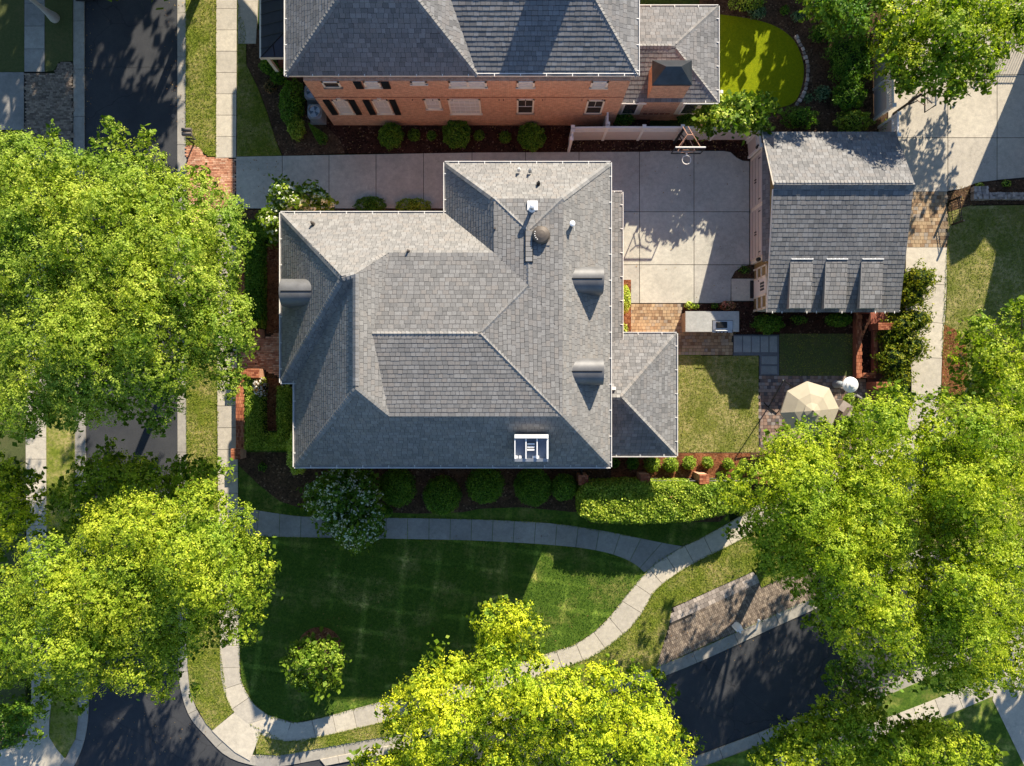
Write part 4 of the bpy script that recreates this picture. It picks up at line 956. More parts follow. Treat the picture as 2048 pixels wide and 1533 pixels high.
# ================================================================ THE GARAGE
ga = root('garage', 1625, 460, 'detached garage with tan board walls and three shed dormers on a mixed grey roof', 'garage')
RI = 148
Ne, Nw_ = (1752, 290, 72), (1500, 290, 72); Rw, Re = (1494, 411, RI), (1746, 411, RI); Dw, De = (1494.5, 417, RI-6), (1746.5, 417, RI-6); Sw, Se = (1505, 633, 82), (1754, 633, 82)
gr = root('roof', 1625, 460); gr.parent = ga; gr.location = (0, 0, 0)
GF = [[Ne, Nw_, Rw, Re], [Dw, Sw, Se, De], [Rw, Dw, De, Re]]
roof(gr, GF, 'shingle_gar', e=8.2, w=8.8)
caps(gr, [((1496, 408, RI-.6), (1746, 408, RI-.6))], w=11)
m = MB()
for (a, b, c_, d_) in ((Nw_, Rw, 4, 0), (Dw, Sw, 4, 0)):
    m.tube([(a[0], a[1], a[2]-2), (b[0], b[1], b[2]-2)], [1.8, 1.8], 4)
m.build('rake_board', 'trim_cream', ga)
m = MB()
m.prism([(1508, 298), (1742, 298), (1742, 624), (1508, 624)], -4, 70); m.build('wall', 'olive', ga)
m = MB()   # gable ends up to the roof
for xx in (1507, 1741):
    i = m.pts([(xx, 298, 70), (xx, 624, 70), (xx, 624, 82), (xx, 421, 134), (xx, 411, 143), (xx, 298, 73)]); m.f.append([i+k for k in range(6)])
    i = m.pts([(xx+2, 298, 70), (xx+2, 624, 70), (xx+2, 624, 82), (xx+2, 421, 134), (xx+2, 411, 143), (xx+2, 298, 73)]); m.f.append([i+k for k in range(6)][::-1])
m.build('gable_wall', 'olive', ga)
# door bay and pent roof
db = root('door_bay', 1504, 424); db.parent = ga; db.location = Vector(Wd(1504, 424, 0))-wloc(ga)
m = MB(); m.box(1501.5, 1508, 318, 530, -4, 74); m.build('bay_wall', 'trim_cream', db)
for y0_, y1_ in ((326, 420), (428, 522)):
    m = MB(); m.box(1499.8, 1501.5, y0_, y1_, .5, 66); g = m.build('garage_door', 'door_pink', ga)
    for k in range(1, 4): m = MB(); m.box(1499.3, 1499.8, y0_+2, y1_-2, k*16.5-.4, k*16.5+.4); m.build('panel_joint', 'taupe', g)
    for q in (-2.5, 2.5): m = MB(); m.box(1498.2, 1499.8, (y0_+y1_)/2+q-1, (y0_+y1_)/2+q+1, 30, 38); m.build('handle', 'black', g)
    for q in (y0_+8, y1_-8):
        m = MB(); m.box(1499, 1499.8, q-1, q+1, 50, 60); m.build('strap_hinge', 'iron', g)
m = MB(); m.poly([(1498.5, 306, 76), (1498.5, 537, 76), (1512, 537, 97), (1512, 306, 97)]); m.poly([(1498.5, 306, 74), (1498.5, 537, 74), (1512, 537, 95), (1512, 306, 95)][::-1]); m.build('pent_deck', 'under', db)
roof(db, [[(1498.5, 537, 77), (1498.5, 306, 77), (1512, 306, 98), (1512, 537, 98)][::-1]], 'shingle_nb', singles=0, sheet='pent_sheet')
for yy in (318, 527):
    m = MB(); m.prism([(1499, yy), (1508, yy-4), (1508, yy+9), (1499, yy+5)], 66, 74, True); m.build('bracket', 'trim_cream', db)
for yy, xx in ((313, 1498.5), (529, 1499)):
    l = MB(); l.lathe(xx-2, yy, [(2.4, 50), (3.8, 53), (3.8, 60), (1.2, 63)], 10); l.build('wall_lamp', 'iron', ga)
# side door and cream boards on the west wall
sd = root('side_door', 1508, 580); sd.parent = ga; sd.location = Vector(Wd(1508, 580, 0))-wloc(ga)
m = MB(); m.box(1506.6, 1508, 563, 596, 1, 68); m.build('door_leaf', 'white', sd)
for i in range(3):
    for j in range(3): m = MB(); m.box(1506, 1506.6, 571.5+j*6, 576+j*6, 40+i*7.5, 46+i*7.5); m.build('pane', 'glass', sd)
m = MB(); m.box(1505.4, 1506.6, 566, 568, 30, 33); m.build('handle', 'black', sd)
m = MB(); m.box(1500, 1507, 562, 597, 0, 3); m.build('doorstep', 'iron', sd)
for y0_, y1_, h0_, h1_ in ((540, 543, 0, 74), (560, 563.5, 0, 74), (595.5, 599, 0, 74), (620.5, 624.5, 0, 82), (540, 563, 42, 46), (540, 563, 18, 22), (599, 624, 44, 48), (599, 624, 18, 22), (540, 624, 70, 75)):
    m = MB(); m.box(1506.2, 1508.2, y0_, y1_, h0_, h1_); m.build('trim_board', 'trim_cream', ga)
for h0_, h1_ in ((18, 22), (44, 48), (66, 70)):
    m = MB(); m.box(1508, 1742, 624, 625.6, h0_, h1_); m.build('trim_board', 'trim_cream', ga)
# shed dormers with their walls, gutters and snow rails
for x0_, x1_ in ((1540, 1580), (1605, 1644), (1671, 1710)):
    dm = root('dormer', (x0_+x1_)/2, 590); dm.parent = ga; dm.location = Vector(Wd((x0_+x1_)/2, 590, 0))-wloc(ga)
    yA, yB, hA, hB = 541, 627, 108.5, 101
    m = MB(); m.prism([(x0_+2, 555), (x1_-2, 555), (x1_-2, 624.5), (x0_+2, 624.5)], 78, 99); m.build('dormer_wall', 'olive', dm)
    roof(dm, [[(x0_, yA, hA), (x0_, yB, hB), (x1_, yB, hB), (x1_, yA, hA)]], 'shingle_gar', singles=30, e=8.2, w=8.8, sheet='dormer_deck')
    m = MB(); i_ = m.pts([(x0_-1.4, yA, 108.8), (x0_-1.4, yB+1, 101.4), (x0_+.2, yB+1, 101.4), (x0_+.2, yA, 108.8), (x0_-1.4, yA, 104), (x0_-1.4, yB+1, 90), (x0_+.2, yB+1, 90), (x0_+.2, yA, 104)]); m.f += [[i_, i_+1, i_+2, i_+3], [i_, i_+4, i_+5, i_+1], [i_+1, i_+5, i_+6, i_+2], [i_+2, i_+6, i_+7, i_+3], [i_+3, i_+7, i_+4, i_]]; m.build('rake_board', 'pot', dm)
    m = MB(); m.box(x0_, x1_, yB-1, yB+.6, 97, 100.6); m.build('fascia', 'trim_cream', dm)
    for hh in (86, 93):
        m = MB(); m.box(x0_+2, x1_-2, 624.5, 625.8, hh, hh+2.6); m.build('trim_board', 'trim_cream', dm)
    ry = I(0, 517.5, 105)[1]; sr = root('snow_rail', (x0_+x1_)/2, ry); sr.parent = ga; sr.location = Vector(Wd((x0_+x1_)/2, ry, 0))-wloc(ga)
    m = MB(); m.box(x0_, x1_, ry+1.2, ry+2.6, 108, 111); m.build('rail', 'white_metal', sr)
    for k in range(6):
        xx = x0_+.6+(x1_-x0_-1.2)*k/5; m = MB(); m.box(xx-.6, xx+.6, ry-4.5, ry+1.2, 107.5, 109.4); m.build('rail_bracket', 'white_metal', sr)
for a, b in ((1505, 1542), (1574, 1607), (1639, 1673), (1705, 1754)): gutter(ga, [(b, 633), (a, 633)], 82, side=-1, brackets=18)

# ================================================================ SHADING NEIGHBOURS JUST OUTSIDE THE FRAME
def gable_house(name, cx, cy, L, Wid, deg, eh, rh, label, mat='brick'):
    r_ = root(name, cx, cy, label, 'house'); a = math.radians(deg); c, q = math.cos(a), math.sin(a)
    def T(u, v, h): return (cx+c*u-q*v, cy+q*u+c*v, h)
    m = MB(); m.obox(cx, cy, L-16, Wid-16, -4, eh-2, deg); m.build('wall', mat, r_)
    m = MB(); i = m.pts([T(-L/2, -Wid/2, eh), T(L/2, -Wid/2, eh), T(L/2, Wid/2, eh), T(-L/2, Wid/2, eh), T(-L/2, 0, rh), T(L/2, 0, rh)])
    m.f += [[i+3, i+2, i+5, i+4], [i+1, i, i+4, i+5], [i+2, i+1, i+5], [i, i+3, i+4], [i, i+1, i+2, i+3]]; m.build('roof', 'shingle_nb', r_)
    return r_
EXTRA_HOUSES = True
if EXTRA_HOUSES:
    gable_house('brick_house', 2206, -97, 420, 70, 123, 215, 240, 'unseen tall narrow brick house shaped for its shadow, beyond the top right corner of the driveway')  # unseen; width and height shaped for the shadow edge it casts
    gable_house('brick_house', 2311, -28, 420, 190, 123, 195, 214, 'unseen wide brick volume added for its shade beyond the top right corner, just behind the narrow one')  # unseen volume added to fill the gap in the narrow one's shade
    gable_house('brick_house', 2227, 365, 270, 210, 0, 120, 185, 'brick gabled house past the lawn east of the stone wall')
    gable_house('garden_building', 1480, -165, 380, 110, 0, 90, 120, 'low roofed building behind the golden lawn garden')
# ================================================================ FENCES AND GARDEN WALLS
def white_fence(pts_, h, label, group=None):
    R = root('white_fence', *pts_[0], label, 'fence', group)
    for p in pts_:
        m = MB(); m.box(p[0]-2.4, p[0]+2.4, p[1]-2.4, p[1]+2.4, -2, h+3); pp = m.build('post', 'white', R)
        m = MB(); m.prism([(p[0]-3.6, p[1]-3.6), (p[0]+3.6, p[1]-3.6), (p[0]+3.6, p[1]+3.6), (p[0]-3.6, p[1]+3.6)], h+3, h+5, True); m.build('post_cap', 'white', pp)
    for a, b in zip(pts_, pts_[1:]):
        L = math.dist(a, b); an = math.degrees(math.atan2(b[1]-a[1], b[0]-a[0])); cx, cy = (a[0]+b[0])/2, (a[1]+b[1])/2; ux, uy = (b[0]-a[0])/L, (b[1]-a[1])/L
        m = MB(); m.obox(cx, cy, L-4.8, 1.6, 2, h*.70, an); m.build('panel', 'door_pink', R)
        m = MB(); m.obox(cx, cy, L-4.8, 3, h*.70, h*.74, an); m.build('middle_rail', 'white', R)
        m = MB(); m.obox(cx, cy, L-4.8, 3.4, h*.96, h, an); m.build('top_rail', 'white', R)
        m = MB(); k = 3.5
        while k < L-3: m.obox(a[0]+ux*k, a[1]+uy*k, 2.1, 1.2, h*.74, h*.96, an); k += 5.2
        for z in (.79, .85, .91): m.obox(cx, cy, L-5, 1.0, h*z-.9, h*z+.9, an)
        m.build('lattice', 'white', R)
    return R
FY = 280
white_fence([(1139.5, FY+1), (1205, FY), (1275, FY), (1348, FY), (1419, FY), (1492, FY)], 70, 'long white lattice-topped fence behind the basketball hoop', )
white_fence([(1137, 303), (1139.5, FY+7)], 70, 'short white fence return standing at the west end of the hoop fence')
white_fence([(1495, FY+6), (1497.5, 316)], 70, 'short white fence return joining the garage corner')
white_fence([(1206, 246), (1206, FY-5)], 70, 'white gate panel between brick house wall and the hoop fence')
white_fence([(1747, 60), (1747, 120), (1747, 180), (1748, 240)], 72, 'white lattice fence running along the east garden under the maple')
white_fence([(1757, 256), (1757, 296)], 72, 'short white fence against the garage beside the clipped evergreen')
# iron fence gate by the east court
def iron_fence(pts_, h, label, every=4.2, name='iron_fence', mat='iron', cat='fence'):
    R = root(name, *pts_[0], label, cat)
    for p in (pts_[0], pts_[-1]):
        m = MB(); m.box(p[0]-1.6, p[0]+1.6, p[1]-1.6, p[1]+1.6, -2, h+4); m.build('post', mat, R)
    for a, b in zip(pts_, pts_[1:]):
        L = math.dist(a, b); ux, uy = (b[0]-a[0])/L, (b[1]-a[1])/L
        for z in (h*.12, h*.82, h*.97): m = MB(); m.tube([(a[0], a[1], z), (b[0], b[1], z)], [.9, .9], 4); m.build('rail', mat, R)
        m = MB(); k = every
        while k < L: m.tube([(a[0]+ux*k, a[1]+uy*k, 0), (a[0]+ux*k, a[1]+uy*k, h)], [.5, .5], 4); k += every
        m.build('pickets', mat, R, kind='stuff')
iron_fence([(1898, 404), (1904, 450)], 34, 'open iron gate leaf standing in the grass east of the paved court', 5)
iron_fence([(1990, 76), (2160, 76)], 50, 'dark metal fence crossing the driveway at the top right', 5)
iron_fence([(1744, 425), (1744, 465)], 40, 'low iron gate against the east wall of the garage', 4)
for (a, b), lb in ((((1170, 958), (1280, 957)), 'first'), (((1290, 957), (1395, 957)), 'second'), (((1405, 957), (1508, 957)), 'third')):
    iron_fence([a, b], 42, {'first': 'black iron railing between the shaded pier and the pier by the hedge end', 'second': 'black iron railing between the two sunlit brick piers over the hedge', 'third': 'black iron railing running under the oak from the last open pier'}[lb], 4.5)
iron_fence([(1160, 915), (1160, 945)], 42, 'short black iron gate between the house and the shaded brick pier', 4)
def pier(px, py, label, h=52, w=19):
    x, y = I(px, py, h); R = root('brick_pier', x, y, label, 'pillar', 'brick piers of the railing')
    m = MB(); m.box(x-w/2+1, x+w/2-1, y-w/2+1, y+w/2-1, -3, h-4); m.build('shaft', 'brick', R)
    k = 0
    for i in range(3):
        for j in range(5):
            bw = (w)/3; bd = w/5
            m = MB(); m.box(x-w/2+i*bw+.2, x-w/2+(i+1)*bw-.2, y-w/2+j*bd+.2, y-w/2+(j+1)*bd-.2, h-4, h+random.uniform(-.3, .3)); m.build('brick', 'brick_piece', R)
pier(1167, 961, 'brick pier in the shade at the south-east corner of the house')
pier(1291, 959, 'brick pier at the top of the rust-patched hedge, second from the house')
pier(1409, 959, 'brick pier beside the small shrubs, third from the house')
pier(1526, 958, 'brick pier partly under the oak boughs, farthest from the house')
def brick_mass(name, x0, x1, y0, y1, h0, h1, label, cat, bw=7.2, bd=3.6, mat='brick_piece', core='brick'):
    R = root(name, (x0+x1)/2, (y0+y1)/2, label, cat)
    m = MB(); m.box(x0+.4, x1-.4, y0+.4, y1-.4, h0, h1-2.2); m.build('core', core, R)
    m = MB(); y = y0; r_ = 0
    while y < y1-.5:
        x = x0-(bw/2 if r_ % 2 else 0)
        while x < x1:
            a, b = max(x, x0)+.25, min(x+bw, x1)-.25
            if b-a > 1: m.box(a, b, y+.25, min(y+bd, y1)-.25, h1-2.2, h1+random.uniform(-.2, .2))
            x += bw
        y += bd; r_ += 1
    m.build('brick', mat, R, kind='stuff'); return R
brick_mass('brick_wall', 480, 497, 757, 897, -2, 22, 'long low brick wall beside the west sidewalk below the steps', 'wall', 3.6, 7.2)
brick_mass('brick_pier', 474, 493, 895, 916, -2, 32, 'square brick pier ending the low wall by the sidewalk', 'pillar')
brick_mass('brick_pier', 473, 494, 737, 756, -2, 30, 'brick block beside the bottom step of the front stairs', 'pillar')
brick_mass('brick_pier', 507, 531, 738, 757, -2, 36, 'brick block at the top of the front stairs next to the sunny hedge', 'pillar')
brick_mass('brick_wall', 494, 507, 739, 753, -2, 24, 'short brick link between the two stair blocks', 'wall')
brick_mass('brick_pier', 509, 530, 660, 677, -2, 40, 'brick block on the upper side of the front stairs', 'pillar')
brick_mass('brick_wall', 478, 497, 500, 660, -2, 18, 'brick wall above the stairs half hidden by the street oak', 'wall', 3.6, 7.2)
land = [(512, 676), (530, 676), (565, 664), (600, 660), (600, 765), (562, 757), (548, 748), (531, 742), (512, 742)]
o = struct('brick_landing', land, -3, 5.0, 'joint'); pavers('brick', land, 7.2, 3.5, 'brick_apron', 5, 6.3, parent=o)
st = root('front_steps', 496, 706, 'three brick front steps climbing from the sidewalk to the landing', 'steps')
for k in range(4):
    x0 = 478+k*8.6
    m = MB()
    for j in range(16): m.box(x0+.2, x0+8.4, 678+j*3.7+.2, 678+(j+1)*3.7-.2, -3, 1.2+k*1.5); 
    m.build('tread', 'brick_apron', st)
brick_mass('brick_wall', 1705, 1717, 625, 757, -2, 16, 'red brick planter wall along the small shaded lawn', 'wall', 3.6, 7.2, core='brick_dark')
brick_mass('brick_wall', 1719, 1745, 746, 757, -2, 14, 'short red brick end wall of the planting channel', 'wall', core='brick_dark')
brick_mass('brick_wall', 1741, 1748, 660, 746, -2, 14, 'thin red brick wall on the far side of the planting channel', 'wall', 3.6, 7.2, core='brick_dark')
brick_mass('brick_pier', 1736, 1767, 649, 663, -2, 40, 'red brick pier across the walk just below the garage', 'pillar', core='brick_dark')
brick_mass('brick_pier', 1732, 1766, 764, 779, -2, 40, 'red brick pier across the walk near the patio heater', 'pillar', core='brick_dark')
# stone wall on the east lawn edge
sw = root('stone_wall', 1990, 395, 'pink grey rubble stone wall between the driveway bed and east lawn', 'wall')
for i in range(6):
    for j in range(5):
        m = MB(); m.obox(1943+i*4.6, 379+j*5.0, 5.2, 5.6, 0, 11+random.uniform(0, 2.5), random.uniform(-25, 25)); m.build('stone', 'stone', sw)
for i in range(26):
    for j in range(3):
        m = MB(); m.obox(1971+i*5, 390+j*4.3+random.uniform(-.5, .5), 5.4, 4.8, 0, 8+random.uniform(0, 2.5), random.uniform(-25, 25)); m.build('stone', 'stone', sw)

# ================================================================ THINGS
# basketball hoop over the driveway
def hoop(bx, by, h0, h1, w, deg, poleb, label):
    """bx, by centre of the board; deg turns the board; poleb foot of the post"""
    R = root('basketball_hoop', poleb[0], poleb[1], label, 'hoop'); a = math.radians(deg); c, q = math.cos(a), math.sin(a)
    def T(u, v, h): return (bx+c*u-q*v, by+q*u+c*v, h)
    m = MB(); m.tube([(poleb[0], poleb[1], -2), (poleb[0], poleb[1], h1-8)], [2.6, 2.4], 8); m.build('pole', 'iron', R)
    m = MB()
    for s_ in (-1, 1):
        m.tube([(poleb[0]+c*s_*5, poleb[1]+q*s_*5, h1-6), T(s_*5, -24, h1-2)], [.9, .9], 6)
        m.tube([T(s_*5, -24, h1-2), T(s_*w*.38, -2, h1-8)], [.9, .9], 6); m.tube([T(s_*5, -22, h0+10), T(s_*w*.3, -2, h0+6)], [.8, .8], 6)
    m.tube([T(-5, -24, h1-2), T(5, -24, h1-2)], [.9, .9], 6); m.build('arm', 'orange', R)
    m = MB()
    for s_ in (-1, 1): m.tube([(poleb[0]+c*s_*3, poleb[1]+q*s_*3, h0-14), T(s_*6, -18, h0+6)], [1.0, 1.0], 6)
    m.build('brace', 'iron', R)
    m = MB(); P = [T(-w/2, 0, h0), T(w/2, 0, h0), T(w/2, 0, h1), T(-w/2, 0, h1)]; m.poly(P); m.build('backboard', 'board', R)
    m = MB(); m.tube([T(-w/2, 0, h1), T(w/2, 0, h1)], [1.5, 1.5], 6); m.build('board_top_rim', 'white', R)
    m = MB(); m.tube([T(-w/2, 0, h1), T(-w/2, 0, h0), T(w/2, 0, h0), T(w/2, 0, h1)], [1.4]*4, 6); m.build('board_frame', 'iron', R)
    hs = h0+5; m = MB()
    m.tube([T(-11, .8, hs+2), T(-11, .8, hs+17), T(11, .8, hs+17), T(11, .8, hs+2), T(-11, .8, hs+2)], [.5]*5, 4); m.build('target_square', 'orange', R)
    rr = 8.2; rc = T(0, 14, hs); m = MB(); m.tube([(rc[0]+rr*math.cos(k*math.pi/12), rc[1]+rr*math.sin(k*math.pi/12), hs) for k in range(25)], [.75]*25, 5); m.tube([T(0, 0, hs), T(0, 6, hs)], [2.0, 1.2], 6); m.build('rim', 'white', R)
    m = MB()
    for k in range(12):
        t0 = k*math.pi/6; t1 = t0+.5; t2 = t0
        m.tube([(rc[0]+rr*math.cos(t0), rc[1]+rr*math.sin(t0), hs), (rc[0]+rr*.75*math.cos(t1), rc[1]+rr*.75*math.sin(t1), hs-7), (rc[0]+rr*.5*math.cos(t2), rc[1]+rr*.5*math.sin(t2), hs-14)], [.25]*3, 3)
    m.build('net', 'net', R)
bx, by = I(1381, 294, 101)
hoop(bx, by+1, 66, 101, 56, 0, (I(1372, 252, 100)[0], 288), 'basketball hoop with wide glass board over the grey driveway')
hoop(1810, 226, 68, 103, 50, -90, (1787, 228), 'dark framed basketball hoop reaching out from under the maple')

# barbecue island
isl = root('barbecue_island', 1421, 644, 'long grey topped barbecue island with built-in grill on the patio', 'grill')
x0, y0 = I(1371, 623, 34); x1, y1 = I(1478, 664, 34)
m = MB(); m.box(x0+.5, x1-6, y0+2, y1-.5, -2, 31); m.build('base', 'taupe', isl)
a, b = I(1424, 641, 34); c_, d_ = I(1466, 664, 34)
m = MB(); m.box(x0, a, y0, y1, 31, 34.5); m.box(c_, x1, y0, y1, 31, 34.5); m.box(a, c_, y0, b, 31, 34.5); m.build('countertop', 'counter', isl)
g = root('grill', (a+c_)/2, (b+d_)/2); g.parent = isl; g.location = Vector(Wd((a+c_)/2, (b+d_)/2, 0))-wloc(isl)
m = MB(); m.box(a+1, c_-1, b+1, y1-4, 30, 35.5); m.build('grill_body', 'steel', g)
m = MB(); m.box(a+8, a+29, b+3, y1-7, 35.5, 38); m.build('lid', 'black', g, bevel=1)
for k in range(7): m = MB(); m.box(a+10+k*2.6, a+10.8+k*2.6, b+4, y1-8, 38, 38.6); m.build('grate_bar', 'iron', g)
m = MB(); m.box(a+1, c_-1, y1-4, y1+1.5, 26, 33); m.build('control_panel', 'steel', g)
m = MB(); m.tube([(a+6, y1-2, 39), (a+30, y1-2, 39)], [.7, .7], 6); m.build('handle', 'white_metal', g)
for k in range(4): m = MB(); m.lathe(a+9+k*7, y1+1, [(1.2, 33), (1.2, 34.5)], 8); m.build('knob', 'black', g)

# cantilever umbrella
um = root('garden_umbrella', 1537, 815, 'large cream cantilever umbrella open over the patio seating', 'umbrella')
ax, ay = I(1624, 822, 96); rim = [(1615, 763), (1658.5, 776.5), (1678, 817), (1664, 852), (1618, 866), (1578, 856), (1561, 826), (1575, 783)]
RP = [I3(px, py, 78-(py-815)*.10) for px, py in rim]
m = MB(); n = len(RP); top = (ax, ay, 97)
midp = [tuple(top[j]*.42+p[j]*.58+(4 if j == 2 else 0) for j in range(3)) for p in RP]
b0 = m.pts([top]+midp+RP)
for k in range(n):
    j = (k+1) % n; m.f.append([b0, b0+1+j, b0+1+k]); m.f.append([b0+1+k, b0+1+j, b0+1+n+j, b0+1+n+k])
cn = m.build('canopy', 'canvas', um)
m = MB(); q_ = m.pts([(top[0], top[1], 100.5)]+[(top[0]*.72+p[0]*.28, top[1]*.72+p[1]*.28, 95+p[2]*.0) for p in RP])
for k in range(n): m.f.append([q_, q_+1+(k+1) % n, q_+1+k])
m.build('vent_flap', 'canvas', um)
m = MB(); i = 0
for k in range(n):
    j = (k+1) % n; a_, b_ = RP[k], RP[j]; m.poly([a_, b_, (b_[0], b_[1], b_[2]-4.5), (a_[0], a_[1], a_[2]-4.5)])
m.build('valance', 'canvas', cn)
for k in range(n):
    m = MB(); m.tube([(top[0], top[1], 93), (midp[k][0], midp[k][1], midp[k][2]-1.2), (RP[k][0], RP[k][1], RP[k][2]-1)], [.6]*3, 4); m.build('rib', 'iron', um)
m = MB(); m.lathe(top[0], top[1], [(1.8, 96), (1.6, 103), (.5, 105)], 8); m.build('finial', 'taupe', um)
m = MB(); m.tube([(1537, 815, 0), I3(1567, 761, 84)], [1.1, 1.1], 6); m.build('mast', 'iron', um)
m = MB(); m.tube([I3(1567, 761, 84), I3(1590, 777, 74), (top[0], top[1], 82)], [1.5, 1.3, 1.2], 6); m.build('boom', 'black', um)
m = MB(); m.tube([(1537, 815, 1.5), (1553, 827, 1.5), (1575, 800, 1.5)], [1]*3, 6); m.tube([(1528, 806, 1.5), (1545, 824, 1.5)], [1, 1], 6); m.build('base_frame', 'iron', um)
# patio heater
hx_, hy_ = 1672, 769
ph = root('patio_heater', hx_, hy_, 'white domed patio heater on a slim pole beside the cream umbrella', 'heater')
tx_, ty_ = I(1703, 770, 78)
m = MB(); m.lathe(hx_, hy_, [(8, 0), (8, 3), (6, 22), (3, 26)], 20); m.build('gas_base', 'ac_body', ph)
m = MB(); m.tube([(hx_, hy_, 20), (tx_, ty_, 72)], [1, 1], 8); m.build('pole', 'galv', ph)
m = MB(); m.lathe(tx_, ty_, [(3, 62), (3.4, 72)], 12); m.build('burner', 'iron', ph)
m = MB(); m.lathe(tx_, ty_, [(15, 73), (14.8, 74.4), (11, 77), (10.2, 77), (9.8, 79), (5.4, 81), (5, 80.8), (4.4, 82.5), (1, 83.2)], 32); m.build('dome', 'white_metal', ph, smooth=False)
# outdoor fireplace
fp = root('outdoor_fireplace', 1700, 830, 'taupe outdoor fireplace stack with a square flue mouth, behind the umbrella', 'fireplace')
x, y = I(1716, 838, 62); m = MB(); m.obox(x, y, 40, 26, -2, 55, 33); m.build('stack', 'taupe', fp)
m = MB()
for u, v, w_, q_ in ((-14, 0, 14, 28), (14, 0, 14, 28), (0, -10, 14, 8), (0, 10, 14, 8)):
    aa = math.radians(33); m.obox(x+math.cos(aa)*u-math.sin(aa)*v, y+math.sin(aa)*u+math.cos(aa)*v, w_, q_, 55, 61, 33)
m.build('stack_cap', 'taupe', fp)
m = MB(); m.obox(x, y, 14, 12, 55, 55.6, 33); m.build('flue_liner', 'brick_dark', fp)
x, y = I(1694, 817, 40); m = MB(); m.obox(x, y, 26, 20, -2, 38, 33); m.build('hearth_shelf', 'stone', fp)
# seating
def chair(x, y, deg, label):
    R = root('patio_chair', x, y, label, 'chair', 'patio chairs round the umbrella'); a = math.radians(deg); c, q = math.cos(a), math.sin(a)
    def T(u, v): return (x+c*u-q*v, y+q*u+c*v)
    m = MB(); m.obox(x, y, 17, 17, 14, 17.5, deg); m.build('seat', 'taupe', R)
    bx_, by_ = T(0, -8.5); m = MB(); m.obox(bx_, by_, 17, 2, 16, 34, deg); m.build('backrest', 'iron', R)
    for s_ in (-1, 1):
        ax_, ay_ = T(s_*8.8, 0); m = MB(); m.obox(ax_, ay_, 1.8, 17, 24, 25.6, deg); m.build('armrest', 'iron', R)
        for t_ in (-1, 1): lx, ly = T(s_*8, t_*8); m = MB(); m.tube([(lx, ly, 0), (lx, ly, 24 if t_ > 0 else 34)], [.8, .8], 5); m.build('leg', 'iron', R)
chair(1573, 862, -60, 'dark framed patio chair at the west edge of the umbrella')
chair(1598, 905, -15, 'patio chair half hidden by oak leaves below the umbrella')
chair(1655, 890, 60, 'patio chair in the shade between umbrella and fireplace')
chair(1668, 862, 110, 'patio chair turned towards the fireplace at the right edge of the umbrella')
chair(1560, 895, -100, 'patio chair out in the sun at the lawn corner of the patio')
sf = root('patio_sofa', 1725, 800, 'low taupe patio sofa between fireplace and lower red pier', 'sofa')
m = MB(); m.obox(1712, 806, 34, 15, 3, 13, 33); m.build('seat', 'taupe', sf, bevel=1)
m = MB(); m.obox(1716.5, 799.5, 34, 4, 3, 25, 33); m.build('backrest', 'pot', sf, bevel=1)
for u_ in (-1, 1): m = MB(); m.obox(1712+u_*16*math.cos(.576), 806+u_*16*math.sin(.576), 3.5, 15, 3, 19, 33); m.build('armrest', 'pot', sf)
tb = root('patio_table', 1618, 858, 'round taupe patio table under the cream umbrella', 'table')
m = MB(); m.lathe(1618, 858, [(17, 24), (17.5, 25), (17.5, 26.5)], 24); m.build('tabletop', 'taupe', tb)
m = MB(); m.lathe(1618, 858, [(8, 0), (7, 1.5), (2, 4), (2, 24)], 12); m.build('pedestal', 'iron', tb)
ot = root('ottoman', 1591, 887, 'square taupe ottoman on the pavers below the umbrella', 'ottoman')
m = MB(); m.obox(1592, 887, 15, 15, 2, 13, 28); m.build('cushion', 'taupe', ot, bevel=1.5)
m = MB(); m.obox(1592, 887, 13, 13, 0, 2, 28); m.build('foot', 'iron', ot)
# pot near the west wall
x, y = I(575, 770, 20); pt = root('plant_pot', x, y, 'round grey pot of dark soil under the west eave', 'pot')
m = MB(); m.lathe(x, y, [(7, 0), (10, 14), (12, 20), (10, 20.5), (9.5, 18)], 24); m.build('vessel', 'pot', pt)
m = MB(); m.lathe(x, y, [(9.3, 17), (9.3, 18.3)], 20); m.build('soil', 'core', pt)
V = leaf_quads(np.array([x, y, 21])+rng.normal(size=(60, 3))*[3, 3, 1.5], unit(60)+[0, 0, .5], 4, 2); mesh_np('sprout', V, 60, 'leaf_lime', pt)

# air conditioners
def ac(x, y, label):
    R = root('air_conditioner', x, y, label, 'air conditioner', 'air conditioners beside the brick house')
    w = 14; P = [(x+w*math.copysign(abs(math.cos(t))**.45, math.cos(t)), y+w*math.copysign(abs(math.sin(t))**.45, math.sin(t))) for t in [2*math.pi*k/28 for k in range(28)]]
    m = MB(); m.prism(P, 2, 28); m.build('casing', 'ac_body', R)
    m = MB(); k = 4
    while k < 27: m.prism([(x+(px-x)*1.02, y+(py-y)*1.02) for px, py in P], k, k+.8, True); k += 1.9
    m.build('louvre', 'ac_body', R)
    m = MB(); m.lathe(x, y, [(12.5, 28.05), (12.3, 30.5), (11, 31), (10.6, 30.5), (10.6, 28.6)], 28); m.build('fan_ring', 'galv', R)
    m = MB(); m.lathe(x, y, [(10.5, 28.1), (10.5, 28.5)], 24); m.build('fan_well', 'metal_cap', R)
    m = MB()
    for k in range(3):
        t = k*2.1+.4; m.poly([(x, y, 29.6), (x+10*math.cos(t), y+10*math.sin(t), 30.2), (x+10*math.cos(t+.8), y+10*math.sin(t+.8), 29)])
    m.build('fan_blade', 'ac_blue', R)
    m = MB(); m.lathe(x, y, [(2.4, 29.4), (2.2, 31)], 12); m.build('fan_hub', 'galv', R)
    m = MB(); m.box(x-16, x+16, y-16, y+16, -1, 1.8); m.build('pad', 'conc_shade', R)
ac(637, 234, 'air conditioner with blue fan showing, closest to the driveway')
